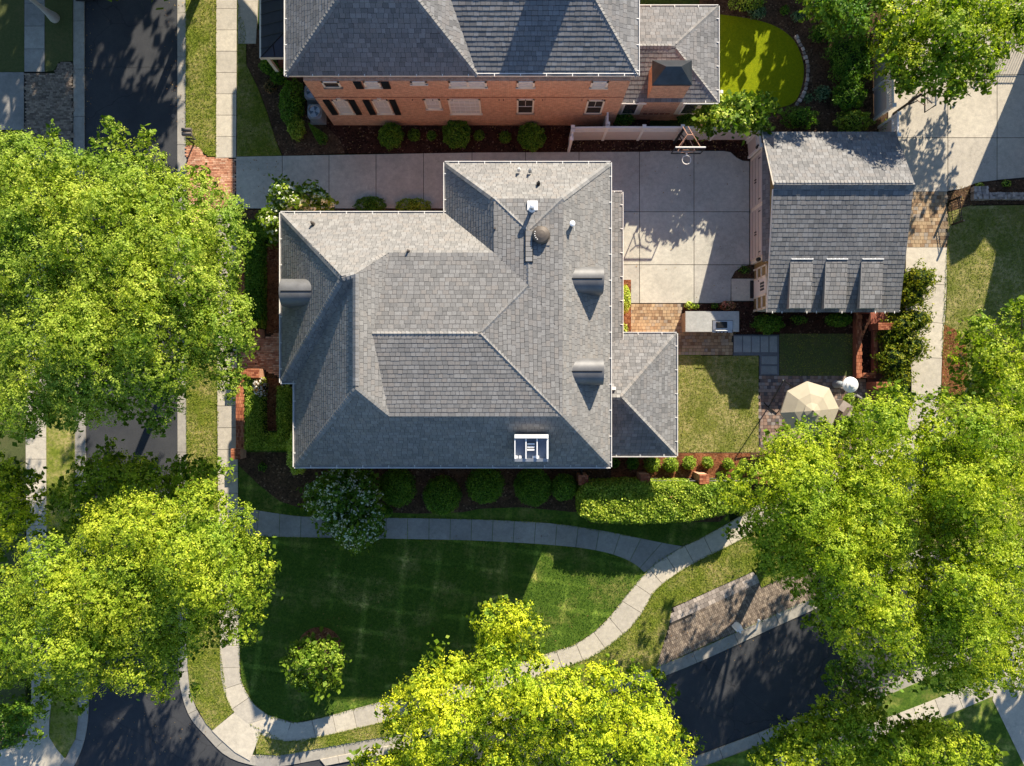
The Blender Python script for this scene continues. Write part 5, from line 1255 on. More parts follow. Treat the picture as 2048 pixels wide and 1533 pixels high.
ac(631, 196, 'air conditioner half hidden behind the brick corner, farther from the driveway')
# twin mailbox
mb = root('mailbox', 388, 288, 'pair of brown rounded mailboxes on a bent post by the kerb', 'mailbox')
m = MB(); m.tube([(388, 288, 0), (388, 288, 30), I3(391, 279, 36), I3(383, 271, 38)], [1.8, 1.8, 1.6, 1.6], 6); m.build('post', 'iron', mb)
for px, py in ((372.5, 259), (373, 267.5)):
    x, y = I(px, py, 42); m = MB(); pr_ = [(-3.4, 36)]+[(-3.4*math.cos(math.pi*k/8), 40+3.4*math.sin(math.pi*k/8)) for k in range(9)]+[(3.4, 36)]
    i0 = m.pts([(x-9, y+a_, h_) for a_, h_ in pr_]); i1 = m.pts([(x+9, y+a_, h_) for a_, h_ in pr_]); q = len(pr_)
    for k in range(q-1): m.f.append([i0+k, i0+k+1, i1+k+1, i1+k])
    m.f.append([i0+k for k in range(q)][::-1]); m.f.append([i1+k for k in range(q)]); bxo = m.build('box', 'mailbox', mb)
    m = MB(); m.box(x-9.8, x-9, y-3.2, y+3.2, 36.3, 42); m.build('door', 'mailbox', bxo)
# concrete lamp post at top left
lp = root('street_lamp', 110, 37, 'pale concrete street lamp post standing on the west verge', 'street lamp')
m = MB(); m.lathe(110, 37, [(10, 0), (10, 6), (7, 20), (4.6, 42), (4, 60), (3.2, 240)], 14); m.build('post', 'lamp_post', lp, smooth=False)
m = MB(); m.tube([(110, 37, 236), (110, 37, 244), (128, 37, 252)], [3, 2.6, 2.2], 8); m.build('arm', 'iron', lp)
m = MB(); m.lathe(130, 37, [(3, 246), (7, 250), (6, 254), (2, 257)], 12); m.build('lantern', 'iron', lp)
# white fittings beside the cross street, their kind guessed
wf = root('white_fixture', 1470, 1252, 'white many-capped fixture of guessed kind by the kerb of the cross street', 'hydrant')
m = MB(); m.tube([(1466, 1252, 0), (1466, 1252, 26)], [3, 2.8], 8); m.build('standpipe', 'white_metal', wf)
m = MB(); m.lathe(1473, 1251, [(7, 0), (7.4, 11), (6, 19), (4, 24), (1, 27)], 14); m.build('barrel', 'white_metal', wf)
m = MB(); m.tube([(1466, 1252, 22), (1470, 1250, 27), (1474, 1258, 22)], [1.6, 2.4, 1.8], 8); m.build('elbow', 'white_metal', wf)
m = MB(); m.lathe(1466, 1252, [(2.6, 24), (2.6, 28), (1, 30)], 10); m.build('cap', 'white_metal', wf)
m = MB(); m.tube([(1477, 1252, 12), (1481, 1256, 12)], [2.4, 2.6], 8); m.build('side_outlet', 'white_metal', wf)
wp = root('marker_post', 1514, 1262, 'slim white post with a round head standing in the gutter', 'post')
m = MB(); m.tube([(1513, 1260, -2), (1510, 1236, 20)], [1.8, 1.6], 8); m.build('shaft', 'white', wp)
x, y = 1510, 1234; m = MB(); m.lathe(x, y, [(1, 18), (2.4, 20), (2.6, 23), (1, 26)], 12); m.build('head', 'white_metal', wp)
ws = root('marker_stake', 1555, 1227, 'short thin white stake at the edge of the brick bay', 'stake')
m = MB(); m.tube([(1555, 1227, -2), (1555, 1225, 14)], [1, .9], 6); m.build('shaft', 'white', ws)
m = MB(); m.lathe(1555, 1225, [(1.3, 14), (1.2, 15.5)], 8); m.build('tip', 'white_metal', ws)
# car parked at the top edge
ca = root('parked_car', 177, -68, 'dark blue car parked by the west kerb, only its tail in view', 'car')
def superbox(x0, x1, y0, y1, h0, h1, tx=0, ty=0, r_=6):
    m = MB(); cx_, cy_ = (x0+x1)/2, (y0+y1)/2; w, d = (x1-x0)/2, (y1-y0)/2; n = 28; rings = []
    for f, hh in ((0, h0), (0, h0+(h1-h0)*.6), (.5, h0+(h1-h0)*.9), (1, h1)):
        a, b = w-tx*f, d-ty*f
        rings.append(m.pts([(cx_+a*math.copysign(abs(math.cos(t))**.42, math.cos(t)), cy_+b*math.copysign(abs(math.sin(t))**.35, math.sin(t)), hh) for t in [2*math.pi*k/n for k in range(n)]]))
    for r0, r1 in zip(rings, rings[1:]):
        for k in range(n): j = (k+1) % n; m.f.append([r0+j, r0+k, r1+k, r1+j])
    m.f.append([rings[-1]+k for k in range(n)][::-1]); return m
superbox(149, 206, -150, 8, 10, 32, 4, 6).build('body', 'car', ca, smooth=True)
superbox(153, 202, -110, -8, 31, 51, 7, 16).build('cabin', 'glass', ca, smooth=True)
superbox(160, 195, -92, -26, 50.5, 53, 2, 4).build('roof_panel', 'car', ca, smooth=True)
for x in (153, 202):
    for y in (-118, -22):
        m = MB(); m.tube([(x-3, y, 11), (x+3, y, 11)], [11.5, 11.5], 18); m.build('wheel', 'tyre', ca)
for x in (156, 199): m = MB(); m.box(x-5, x+5, 4, 8.5, 22, 27); m.build('tail_light', 'tail', ca)
m = MB(); m.box(160, 195, 7, 9.5, 12, 17); m.build('bumper', 'iron', ca)
m = MB(); m.lathe(345, 231, [(4, -3.2), (4, -2.9)], 12); o = m.build('utility_cover', 'mailbox'); tag(o, 'small round utility cover in the asphalt near the east kerb', 'cover')

# ================================================================ HEDGES AND SHRUBS
make_hedge([(499, 447), (560, 447), (560, 484), (533, 484), (533, 641), (499, 641)], 26, 'dark clipped hedge turning the corner north of the front steps', 'leaf_box')
make_hedge([(504, 642), (532, 642), (532, 656), (504, 656)], 28, 'small sunlit clipped hedge block above the front steps')  # lit end of the hedge, sunlight put into brighter leaves
make_hedge([(499, 757), (533, 757), (533, 865), (562, 865), (562, 775), (588, 775), (588, 897), (499, 897)], 26, 'clipped hedge round the red mulch bed, half in sunlight')
make_hedge([I(px_, py_, 58) for px_, py_ in [(1158, 985), (1172, 968), (1262, 964), (1300, 967), (1380, 966), (1400, 974), (1440, 968), (1500, 972), (1500, 1022), (1452, 1028), (1380, 1043), (1280, 1048), (1185, 1044), (1160, 1030)]], 60, 'long bright broadleaf hedge south of the brick piers', 'leaf_hedge', ln=4.2, wd=2.8, dens=.6, bump=5)
make_shrub(1340, 988, 21, 17, 66, 'rust-coloured dead patch shrub in the middle of the bright hedge', 'leaf_rust', ln=4, wd=2.4, cover=.8)
make_hedge([(1758, 252), (1765, 252), (1768, 380), (1758, 380)], 40, 'narrow clipped evergreen along the garage east wall', 'leaf_hedge')
G = 'round clipped boxwoods along the south wall'
for px, py, r_, lb in ((793, 977, 36, 'round clipped boxwood right beside the white-flowering viburnum'), (883, 993, 37, 'round clipped boxwood set lowest towards the path, second from the viburnum'), (970, 971, 37, 'round clipped boxwood third from the viburnum, over the mulch gap'), (1066, 975, 37, 'round clipped boxwood just below the white framed chimney'), (1128, 976, 26, 'flatter dark shrub between the last boxwood and the brick pier')):
    make_shrub(px, py, r_, r_*1.02, 62, lb, 'leaf_box', 'boxwood', group=G, ln=3.2, wd=2.1, cover=1.5, rough=.05)
make_shrub(593, 905, 20, 44, 60, 'yellow-green shrub squeezed against the south-west house corner', 'leaf_lime', ln=3, wd=2)
make_shrub(771, 1024, 14, 12, 16, 'small dark low shrub at the foot of the viburnum', 'leaf_deep')
for px, py, r_, lb in ((1229, 926, 11, 'tiny dark shrub in the roof shadow at the west end of the bed row'), (1266, 927, 13, 'small shrub at the shadow edge, second in the bed row'), (1305, 929, 16, 'largest rounded shrub in the red bed row'), (1342, 929, 16, 'rounded shrub in the bed row, third to the right of the porch corner shadow'), (1379, 926, 14, 'rounded shrub above the third brick pier, to its left'), (1416, 926, 12, 'rounded shrub just right of the third brick pier'), (1457, 929, 12, 'small lime shrub near the shadow of the patio corner'), (1490, 930, 12, 'last shrub of the bed row, touching the oak boughs')):
    make_shrub(px, py, r_, r_, 26, lb, 'leaf_hedge' if px > 1270 else 'leaf_deep', 'dwarf_shrub', group='small shrubs in the red bed', ln=3, wd=2)  # shrubs west of the shadow edge get darker leaves for shade
G = 'round shrubs along the brick wall'
for px, py, r_, ht, lb in ((781, 270, 25, 40, 'round shrub at the wall below the shuttered windows'), (913, 267, 28, 42, 'round shrub at the wall below the wide bright window'), (1063, 273, 28, 42, 'round dark shrub at the wall left of the white fence')):
    make_shrub(px, py, r_, r_, ht, lb, 'leaf_box', group=G)
G = 'tiny shrubs in the dark bed'
for px, py, r_, lb in ((828, 270, 13, 'tiny shrub just right of the round shrub under the shuttered windows'), (863, 271, 10, 'tiny shrub just left of the round shrub under the wide window'), (958, 271, 11, 'tiny shrub just right of the round shrub under the wide window'), (1010, 274, 12, 'tiny shrub just left of the dark round shrub by the fence')):
    make_shrub(px, py, r_, r_, 16, lb, 'leaf_deep', 'dwarf_shrub', group=G, ln=3, wd=1.8, cover=.9)
make_shrub(582, 205, 24, 46, 46, 'tall oblong shrub screening the air conditioners', 'leaf_deep'); make_shrub(592, 255, 17, 25, 34, 'sunlit lower shrub in front of the oblong screen shrub', 'leaf_hedge')
make_shrub(536, 130, 18, 17, 30, 'round shrub tucked below the entry porch corner', 'leaf_box'); make_shrub(556, 152, 17, 16, 28, 'round shrub between porch and oblong screen shrub', 'leaf_box')
make_shrub(540, 172, 14, 14, 10, 'sparse brownish ground shrub west of the screen shrub', 'leaf_rust', cover=.4)
def cone_shrub(px0, py0, px1, py1, r_, h, label):
    (x, y), (tx, ty) = (px1, py1), I(px0, py0, h); R = root('cone_shrub', x, y, label, 'shrub'); out = []
    n = int(r_*h*3); t = rng.random(n)**.8; a = rng.random(n)*6.28; rad = r_*(1-t)*rng.uniform(.75, 1.05, n)
    P = np.stack([x+(tx-x)*t+rad*np.cos(a), y+(ty-y)*t+rad*np.sin(a), 2+t*h], 1); V = leaf_quads(P, unit(n)+np.array([0, 0, .3]), 3.2, 2); mesh_np('foliage', V, n, 'leaf_deep', R)
    m = MB(); m.tube([(x, y, 0), (tx, ty, h*.9)], [r_*.5, .5], 8); m.build('stem', 'core', R)
cone_shrub(618, 248, 646, 280, 12, 60, 'slim pointed evergreen in front of the air conditioner')
make_shrub(740, 409, 32, 17, 30, 'low wide yew at the driveway edge, west one of the pair', 'leaf_deep'); make_shrub(826, 411, 36, 15, 28, 'low wide yew at the driveway edge, east one of the pair', 'leaf_hedge')
make_shrub(1249, 598, 13, 28, 36, 'bright shrub at the house corner by the driveway', 'leaf_lime'); make_shrub(1247, 660, 10, 14, 14, 'low bright grass clump at the porch corner', 'leaf_lime', cover=.8)
make_shrub(1537, 648, 30, 19, 24, 'broad arching shrub below the garage corner', 'leaf_deep', ln=5.5, wd=1.8, rough=.15); make_shrub(1598, 640, 18, 9, 14, 'thin sprawling shrub below the middle dormer gap', 'leaf_deep', ln=4, cover=.45); make_shrub(1678, 640, 27, 14, 24, 'leafy shrub beside the red planter wall', 'leaf_deep', ln=4.5, wd=2)
make_shrub(1378, 611, 9, 8, 14, 'lime leafed perennial at the west end of the island bed', 'leaf_lime', 'garden_plant', 'plant', ln=5, wd=2, cover=.7); make_shrub(1391, 613, 8, 6, 10, 'small green perennial beside the lime one behind the island', 'leaf_hedge', 'garden_plant', 'plant', cover=.7); make_shrub(1430, 612, 7, 6, 10, 'small green plant left of the pink flowers', 'leaf_deep', 'garden_plant', 'plant', cover=.7)
make_shrub(1456, 612, 17, 10, 18, 'pink-flowering bush behind the barbecue island', 'leaf_rust', 'flowering_shrub', 'shrub', ln=3.5, flowers='petal_pink', nfl=70, cover=.8)
make_shrub(1489, 540, 12, 9, 8, 'thin green plant in the rounded bed by the garage door', 'leaf_deep', 'garden_plant', 'plant', cover=.35); make_shrub(1703, 800, 16, 13, 22, 'small lime-edged shrub below the patio heater', 'leaf_hedge', ln=4)
# golden conifers
G = 'golden conifers by the east walk'
for px, py, rx, ry, ht, lb in ((1842, 560, 33, 30, 70, 'golden conifer nearest the garage top, first of the row'), (1828, 592, 28, 24, 60, 'golden conifer tucked under the first one'), (1838, 640, 26, 30, 62, 'golden conifer leaning over the walk, right side'), (1806, 655, 30, 26, 58, 'golden conifer right of the upper red pier'), (1826, 695, 28, 30, 60, 'golden conifer in the middle bulging towards the walk'), (1790, 720, 34, 30, 62, 'golden conifer beside the brick walk lower end'), (1800, 755, 26, 22, 54, 'golden conifer right of the lower red pier'), (1776, 672, 18, 24, 40, 'small dark conifer against the brick walk')):
    make_shrub(px, py, rx, ry, ht, lb, 'leaf_conifer', 'conifer_shrub', 'shrub', group=G, ln=5.5, wd=2.6, cover=1.0, rough=.32)
# neighbour's garden
for a_ in ((1703, 110, 44, 62, 60, 'large dark broadleaf shrub in the shaded garden corner', 'leaf_deep'), (1700, 190, 34, 28, 44, 'mid green shrub below the dark broadleaf one', 'leaf_deep'), (1709, 242, 35, 22, 40, 'sunlit mounded shrub right above the garage roof', 'leaf_hedge'), (1600, 234, 34, 20, 34, 'dim spreading shrub at the end of the stone edging', 'leaf_deep'), (1646, 186, 16, 15, 18, 'small round perennial in the middle of the garden bed', 'leaf_blue'), (1641, 66, 20, 16, 22, 'small green clump north-east of the golden lawn', 'leaf_deep'), (1597, 32, 14, 10, 12, 'spiky pale plant in the bed above the lawn', 'leaf_blue'), (1514, 22, 18, 15, 16, 'blue-green hosta at the top of the golden lawn', 'leaf_blue'), (1494, 4, 34, 14, 40, 'bright shrub at the very top edge above the hosta', 'leaf_hedge'), (1618, 196, 9, 9, 8, 'tiny blue perennial beside the stone edging', 'leaf_blue'), (1570, 20, 10, 9, 12, 'tiny dark plant between hosta and spiky plant', 'leaf_deep'), (1768, 262, 9, 8, 12, 'little green clump between the two east fences', 'leaf_hedge')):
    make_shrub(*a_[:6], mat=a_[6], ln=4.2, wd=2.2, cover=1.0, rough=.2)
make_tree('lime_tree', [(1395, 232), (1400, 212), (1425, 205), (1440, 192), (1470, 196), (1490, 186), (1512, 198), (1515, 230), (1505, 258), (1480, 262), (1450, 252), (1425, 258), (1405, 248)], 58, 112, (1440, 258), 'bright lime-leaved little tree leaning over the white fence', 'leaf_lime', ln=4.6, wd=3.0, cover=.5, step=15, lr=(10, 17), trad=2.5, bough=26)
make_tree('small_tree', [(1505, 200), (1525, 184), (1545, 205), (1548, 245), (1530, 262), (1508, 258)], 52, 100, (1492, 258), 'deeper green little tree just right of the lime-leaved one', 'leaf_hedge', ln=4.4, wd=2.8, cover=.5, step=14, lr=(9, 15), trad=2.5, bough=26)
make_shrub(1245, 233, 24, 18, 30, 'dark round shrub between brick house and its chimney', 'leaf_deep'); make_shrub(1378, 232, 24, 18, 30, 'dark round shrub right of the brick chimney foot', 'leaf_deep')
make_shrub(1960, 372, 9, 7, 9, 'small bright weed on top of the stone wall', 'leaf_lime', 'garden_plant', 'plant', cover=.6); make_shrub(2014, 367, 10, 7, 10, 'small green plant in the bed above the stone wall', 'leaf_hedge', 'garden_plant', 'plant', cover=.5)
make_shrub(520, 775, 13, 20, 46, 'pale pink blossoming shrub overhanging the low brick wall', 'leaf_rust', 'flowering_shrub', 'shrub', flowers='net', nfl=110, cover=.5)
make_shrub(490, 470, 12, 22, 14, 'dull ground shrub between sidewalk and tall hedge', 'leaf_deep', cover=.6)
make_shrub(524, 935, 9, 9, 10, 'tiny green plant in the brown south-west bed', 'leaf_deep', 'garden_plant', 'plant', cover=.5)

# ================================================================ TREES
T1o = [(-60, 262), (-20, 250), (5, 262), (45, 250), (85, 278), (98, 248), (118, 285), (145, 300), (168, 302), (190, 285), (202, 252), (218, 238), (238, 248), (238, 278), (262, 290), (275, 262), (290, 258), (308, 292), (322, 312), (332, 342), (355, 338), (372, 335), (400, 345), (425, 352), (442, 378), (470, 392), (482, 410), (472, 440), (492, 470), (503, 492), (488, 520), (478, 545), (468, 575), (496, 610), (510, 632), (498, 655), (512, 672), (498, 705), (480, 715), (475, 742), (482, 770), (470, 800), (478, 828), (452, 832), (440, 800), (425, 765), (400, 752), (376, 770), (362, 792), (358, 822), (330, 850), (315, 868), (290, 850), (262, 832), (236, 858), (205, 850), (190, 838), (150, 872), (120, 850), (90, 850), (62, 872), (40, 890), (-60, 880)]
make_tree('street_oak', T1o, 270, 420, (404, 600), 'huge bright street oak crown covering the west street at left', 'leaf_oak', ln=3.7, wd=2.1, cover=.33, trad=10)
T3b = [(150, 930), (200, 885), (225, 872), (245, 915), (290, 918), (340, 930), (372, 910), (400, 905), (430, 960), (420, 1015), (300, 1030), (150, 1080), (95, 1065), (108, 985)]
make_tree('street_oak', T3b, 150, 240, (392, 1020), 'darker low street oak in shade between the two big left crowns', 'leaf_mid', ln=4.4, wd=2.4, cover=.34, step=28, trad=3.5)
T2o = [(148, 1035), (150, 1008), (172, 998), (208, 1005), (230, 985), (262, 982), (300, 990), (330, 1005), (352, 985), (385, 962), (422, 965), (440, 1005), (478, 1005), (505, 1022), (505, 1045), (488, 1070), (520, 1075), (541, 1082), (528, 1108), (516, 1122), (545, 1130), (557, 1142), (540, 1165), (520, 1178), (538, 1200), (540, 1218), (515, 1242), (495, 1240), (508, 1290), (470, 1298), (452, 1310), (440, 1282), (405, 1290), (385, 1318), (350, 1330), (345, 1355), (380, 1372), (402, 1388), (392, 1405), (362, 1375), (336, 1402), (318, 1412), (282, 1378), (262, 1400), (240, 1398), (218, 1370), (200, 1395), (170, 1405), (160, 1430), (138, 1432), (122, 1400), (95, 1415), (72, 1432), (60, 1380), (25, 1370), (-50, 1400), (-50, 1190), (0, 1180), (5, 1130), (35, 1095), (70, 1072), (105, 1068), (135, 1085)]
make_tree('street_oak', T2o, 230, 380, (402, 1085), 'broad yellow-green street oak crown filling the lower left', 'leaf_oak2', ln=3.7, wd=2.1, cover=.33, trad=10)
make_tree('street_oak', [(-60, 900), (10, 908), (38, 925), (30, 950), (76, 952), (62, 978), (45, 1000), (42, 1080), (12, 1112), (-60, 1120)], 150, 260, (-70, 1000), 'yellow-green tree edge at the far left between the two big crowns', 'leaf_gold', ln=4.4, wd=2.4, cover=.3, step=26)
make_tree('street_oak', [(-60, 1420), (40, 1400), (62, 1440), (40, 1500), (-60, 1530)], 60, 110, (-40, 1470), 'dark low tree in the bottom left corner', 'leaf_deep', ln=4.4, wd=2.4, cover=.3, step=26)
T4o = [(950, 1222), (972, 1205), (998, 1212), (1008, 1182), (1030, 1174), (1042, 1200), (1068, 1212), (1095, 1232), (1082, 1250), (1110, 1245), (1138, 1252), (1112, 1278), (1082, 1290), (1088, 1318), (1098, 1328), (1130, 1338), (1168, 1346), (1200, 1322), (1236, 1322), (1252, 1348), (1278, 1336), (1290, 1352), (1320, 1335), (1332, 1370), (1372, 1390), (1334, 1402), (1352, 1440), (1366, 1470), (1396, 1482), (1390, 1520), (1384, 1600), (700, 1600), (738, 1522), (782, 1502), (760, 1472), (730, 1470), (768, 1450), (742, 1420), (772, 1392), (800, 1368), (838, 1340), (842, 1322), (868, 1330), (876, 1292), (890, 1288), (906, 1302), (938, 1320), (960, 1292), (938, 1242)]
make_tree('golden_tree', T4o, 120, 300, (1062, 1405), 'vivid yellow-leaved tree at the bottom centre beside the curving sidewalk', 'leaf_gold', ln=4.0, wd=2.5, cover=.40, step=27, lr=(16, 30), trad=8)
make_tree('golden_tree', [(700, 1545), (715, 1505), (740, 1500), (765, 1530), (800, 1530), (850, 1518), (900, 1560), (700, 1600)], 70, 120, (790, 1580), 'small green-gold treetop at the bottom edge left of the yellow tree', 'leaf_gold', ln=4.4, wd=2.6, cover=.3, step=24, lr=(12, 20))
T5o = [(1532, 885), (1560, 865), (1580, 850), (1612, 848), (1640, 842), (1662, 850), (1700, 832), (1722, 812), (1735, 790), (1762, 785), (1785, 768), (1815, 772), (1850, 800), (1850, 900), (1860, 1050), (1850, 1200), (1880, 1330), (1850, 1372), (1800, 1368), (1745, 1318), (1705, 1330), (1665, 1300), (1650, 1262), (1612, 1262), (1604, 1250), (1640, 1225), (1618, 1200), (1600, 1202), (1570, 1168), (1538, 1160), (1512, 1132), (1520, 1100), (1498, 1085), (1455, 1078), (1450, 1058), (1492, 1040), (1468, 1030), (1445, 1012), (1448, 990), (1440, 965), (1470, 950), (1452, 930), (1490, 920), (1520, 905)]
make_tree('shade_oak', T5o, 190, 380, (1592, 992), 'large bright oak crown spreading over the patio corner at right', 'leaf_mid', ln=3.8, wd=2.2, cover=.34, trad=11)
T5b = [(1850, 800), (1880, 775), (1905, 792), (1960, 800), (2000, 770), (2100, 740), (2100, 1400), (2020, 1380), (1960, 1400), (1900, 1395), (1850, 1372), (1835, 1200), (1850, 1050), (1838, 900)]
make_tree('shade_oak', T5b, 200, 360, (1790, 1035), 'pale green oak crown along the right edge beside the patio oak', 'leaf_mid', ln=3.8, wd=2.2, cover=.34, trad=10)
make_tree('street_oak', [(1908, 700), (1918, 655), (1945, 618), (1985, 625), (2010, 622), (2040, 592), (2100, 580), (2100, 800), (1990, 800), (1935, 790), (1915, 745)], 130, 260, (1990, 690), 'light green small-leaved tree on the right edge over the east lawn', 'leaf_oak2', ln=4.4, wd=2.4, cover=.32, step=27, lr=(14, 26))
T7o = [(1752, -60), (1762, 40), (1750, 82), (1770, 120), (1790, 152), (1806, 182), (1828, 192), (1850, 165), (1866, 200), (1880, 182), (1902, 192), (1922, 202), (1942, 168), (1975, 172), (1998, 150), (2012, 115), (2050, 100), (2110, 70), (2110, -60)]
make_tree('maple', T7o, 120, 225, (1815, 60), 'round green maple over the top right driveway', 'leaf_mid', ln=4.6, wd=3.0, cover=.34, step=27, trad=8)
make_tree('maple', [(1595, -60), (1612, 18), (1640, 40), (1668, 58), (1700, 62), (1752, 58), (1765, 20), (1765, -60)], 120, 200, (1672, 45), 'darker maple branch crown above the shaded garden corner', 'leaf_deep', ln=4.4, wd=2.8, cover=.3, step=26)
make_tree('maple', [(1500, 1600), (1518, 1495), (1548, 1500), (1580, 1455), (1622, 1442), (1640, 1402), (1680, 1388), (1722, 1385), (1752, 1425), (1790, 1440), (1832, 1452), (1890, 1448), (1940, 1470), (1998, 1500), (2032, 1600)], 110, 240, (1690, 1530), 'deep green tree at the bottom right beyond the cross street', 'leaf_mid', ln=4.4, wd=2.6, cover=.34, step=27)
make_tree('shade_oak', [(1650, 1340), (1700, 1300), (1760, 1320), (1800, 1380), (1770, 1420), (1720, 1400), (1660, 1400)], 60, 130, (1690, 1400), 'dark low tree reaching across the kerb below the patio oak', 'leaf_deep', ln=4.2, wd=2.4, cover=.3, step=26)
make_tree('sapling', [(568, 1345), (575, 1305), (598, 1288), (618, 1280), (650, 1282), (676, 1290), (686, 1330), (676, 1362), (655, 1385), (620, 1390), (592, 1375)], 50, 112, (634, 1318), 'young round tree in the mulch ring on the front lawn', 'leaf_hedge', ln=4.4, wd=2.6, cover=.42, step=17, lr=(11, 18), trad=2.5, limb_n=10, bough=30)
# flowering trees with white blossom
def blossom(R, lobes, n, size=3.4, mat='petal_white'):
    out = []
    for _ in range(n):
        l = random.choice(lobes); d = unit(1)[0]; d[2] = abs(d[2])+.2; d /= np.linalg.norm(d); p = np.array(l[:3])+d*l[3]*np.array([1, 1, .75])*1.2
        q = random.randint(2, 5); P = p+rng.normal(size=(q, 3))*1.8; out.append(leaf_quads(P, np.tile(d, (q, 1))+unit(q)*.5, size, size*.8))
    V = np.concatenate(out); mesh_np('blossom', V, len(V)//4, mat, R, kind='stuff')
R, L = make_tree('dogwood', [(535, 375), (552, 362), (575, 362), (585, 382), (600, 378), (618, 368), (632, 372), (638, 388), (660, 392), (674, 408), (655, 422), (640, 425), (565, 425), (566, 470), (548, 482), (538, 462), (522, 448), (520, 432), (545, 418), (555, 400), (538, 392)], 112, 168, (590, 455), 'white-flowering dogwood spreading over the driveway edge at the house corner', 'leaf_hedge', ln=4, wd=2.6, cover=.35, step=13, lr=(7, 12), bough=20, trad=2, limb_n=18, extra_low=False)
blossom(R, L, 330, 5.5)
R, L = make_tree('viburnum', [(640, 955), (668, 938), (700, 936), (735, 942), (752, 968), (758, 1000), (765, 1030), (762, 1065), (740, 1085), (712, 1104), (690, 1092), (655, 1072), (645, 1050), (618, 1030), (610, 1000), (616, 972)], 60, 120, (697, 985), 'round viburnum covered with tiny white blossom south of the house', 'leaf_deep', ln=4, wd=2.6, cover=.5, step=16, lr=(12, 19), trad=3, bough=34)
blossom(R, L, 900, 4.0)
# trees outside the frame whose shade falls into it
def disc(cx_, cy_, r_): return [(cx_+r_*math.cos(k*math.pi/8)*random.uniform(.88, 1.1), cy_+r_*math.sin(k*math.pi/8)*random.uniform(.88, 1.1)) for k in range(16)]
OUT = [((400, -20), 150, 230, 380, 'street oak north of the frame, first along the east verge'), ((395, -330), 165, 230, 380, 'street oak north of the frame, second along the east verge'), ((130, -120), 150, 200, 360, 'street oak north of the frame on the west verge'), ((400, -620), 165, 230, 380, 'street oak north of the frame, third along the east verge'), ((265, -180), 110, 250, 380, 'oak bough crown arching over the street north of the frame'), ((110, -430), 160, 200, 360, 'far street oak north of the frame on the west verge'),
       ((-140, 250), 150, 220, 360, 'oak just outside the left edge beside the driveway'), ((1722, -112), 94, 100, 200, 'small oak north of the shaded garden'), ((1530, -88), 55, 60, 125, 'little tree north of the golden lawn'), ((2150, 1150), 170, 200, 340, 'oak beyond the right edge by the cross street')]
for (cx_, cy_), r_, hb_, ht_, lb in OUT:
    make_tree('street_oak', disc(cx_, cy_, r_), hb_, ht_, (cx_, cy_), lb, 'leaf_oak', ln=9, wd=5.6, cover=.62, step=40, proj=False, limb_n=6)

# ================================================================ GRASS BLADES AND LEAF LITTER
lawn_f = [(477, 940), (520, 975), (560, 1006), (640, 1030), (1440, 1046), (1367, 1092), (1285, 1152), (1223, 1229), (1147, 1290), (980, 1343), (732, 1411), (591, 1445), (541, 1434), (507, 1406), (483, 1362), (480, 1303)]
hole = [(476, 1012), (617, 1033), (890, 1037), (1100, 1046), (1270, 1074), (1366, 1092), (1290, 1147), (1250, 1119), (1153, 1096), (940, 1082), (617, 1076), (476, 1069)]
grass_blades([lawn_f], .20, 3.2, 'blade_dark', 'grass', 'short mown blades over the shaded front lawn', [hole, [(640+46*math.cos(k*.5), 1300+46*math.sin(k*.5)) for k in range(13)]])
grass_blades([[(372, 0), (432, 0), (432, 313), (417, 313), (397, 295), (372, 292)], [(372, 700), (433, 700), (436, 1000), (440, 1294), (453, 1395), (468, 1424), (425, 1461), (392, 1412), (375, 1330)], verge_s, [(475, 0), (492, 60), (492, 129), (533, 223), (563, 311), (474, 313)]], .30, 3.6, 'blade', 'grass', 'rough sunlit blades on the street verges')
grass_blades([[(1340, 712), (1517, 712), (1517, 905), (1340, 905)], [(1559, 668), (1705, 668), (1705, 752), (1559, 752)], [(1896, 425), (2060, 410), (2060, 1000), (1888, 1000), (1886, 712)]], .22, 3.2, 'blade', 'grass', 'patchy blades on the back lawns')
out = []
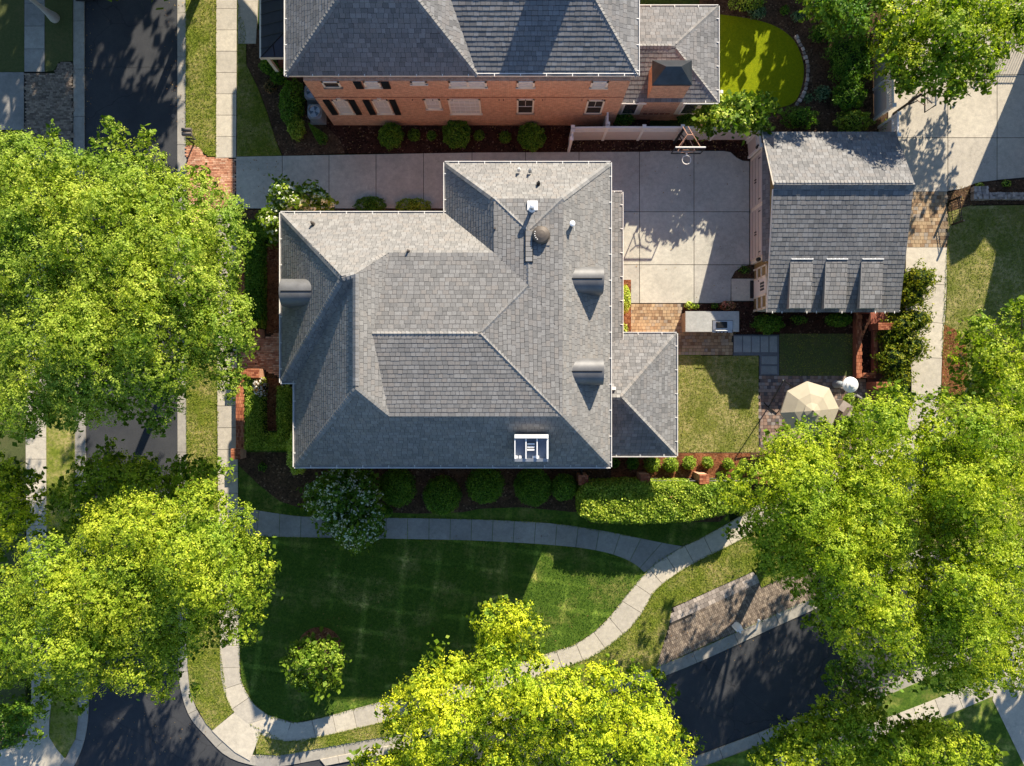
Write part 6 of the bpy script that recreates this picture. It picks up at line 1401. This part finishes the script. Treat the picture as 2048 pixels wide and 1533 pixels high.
for ln_, dn in ((sw_top, 1.1), (sw_bot, 1.1), ([(432, 0), (432, 316)], 1.4), ([(433, 450), (436, 1018), (440, 1294), (453, 1395), (468, 1424)], 1.2), ([(476, 1018), (479, 1303), (482, 1362), (506, 1406), (540, 1434)], 1.2), ([(476, 1012), (617, 1033), (890, 1037), (1100, 1046), (1270, 1074)], .8), ([(477, 1069), (617, 1076), (940, 1082), (1153, 1096), (1250, 1119)], .8), ([(1894, 500), (1884, 712)], 1.2), ([(372, 0), (372, 290)], 1.1), (offs(gut_n, -23), .9)):
    Lp = resample(ln_, 200); n_ = int(sum(math.dist(a, b) for a, b in zip(ln_, ln_[1:]))*dn); ii = rng.integers(0, 200, n_); tt = rng.random(n_); Q = np.array(Lp)
    P = Q[ii]*(1-tt[:, None])+Q[ii+1]*tt[:, None]+rng.normal(size=(n_, 2))*.9*(1+np.sin(ii*.35)[:, None]*.6)
    out.append(leaf_quads(np.concatenate([P, np.full((n_, 1), 1.3)], 1), unit(n_)*.8+np.array([0, 0, .35]), 3.4, .9))
V = np.concatenate(out); o = mesh_np('edge_grass', V, len(V)//4, 'blade', kind='stuff'); tag(o, 'grass creeping over the edges of walks and kerbs', 'grass')
def crack(pts, w, h=-3.12):
    m = MB(); P = [(x+random.uniform(-1.2, 1.2), y+random.uniform(-1.2, 1.2)) for x, y in resample(pts, 26)]
    for a, b in zip(P, P[1:]): m.prism([(a[0], a[1]-w/2), (b[0], b[1]-w/2), (b[0], b[1]+w/2), (a[0], a[1]+w/2)], h-.5, h)
    o = m.build('sealed_crack', 'black', bpy.data.objects['street'])
crack([(168, 133), (353, 134)], .8); crack([(169, 660), (354, 668)], .8); crack([(1420, 1330), (1500, 1400), (1560, 1445)], .7); crack([(200, 1430), (300, 1480), (380, 1533)], .7)
rl = np.random.default_rng(5); out = []
for (x0, x1, y0, y1, n) in ((1144, 1498, 283, 302, 90), (690, 1140, 255, 300, 160), (1898, 1950, 372, 420, 160), (1230, 1500, 912, 965, 120), (700, 1150, 940, 1030, 90), (500, 900, 1085, 1380, 80), (1884, 1930, 660, 790, 160), (480, 560, 300, 420, 40), (330, 372, 0, 250, 60), (167, 190, 0, 250, 40), (1340, 1600, 1215, 1330, 70), (180, 420, 1420, 1533, 60), (640, 1180, 1060, 1300, 90), (1240, 1490, 320, 600, 30)):
    P = np.stack([rl.uniform(x0, x1, n), rl.uniform(y0, y1, n), np.full(n, 1.4)], 1); out.append(leaf_quads(P, unit(n)*.4+np.array([0, 0, 1]), 2.6, 1.6))
V = np.concatenate(out); o = mesh_np('leaf_litter', V, len(V)//4, 'leaf_rust', kind='stuff'); tag(o, 'dry leaf litter scattered over beds and lawn', 'litter')
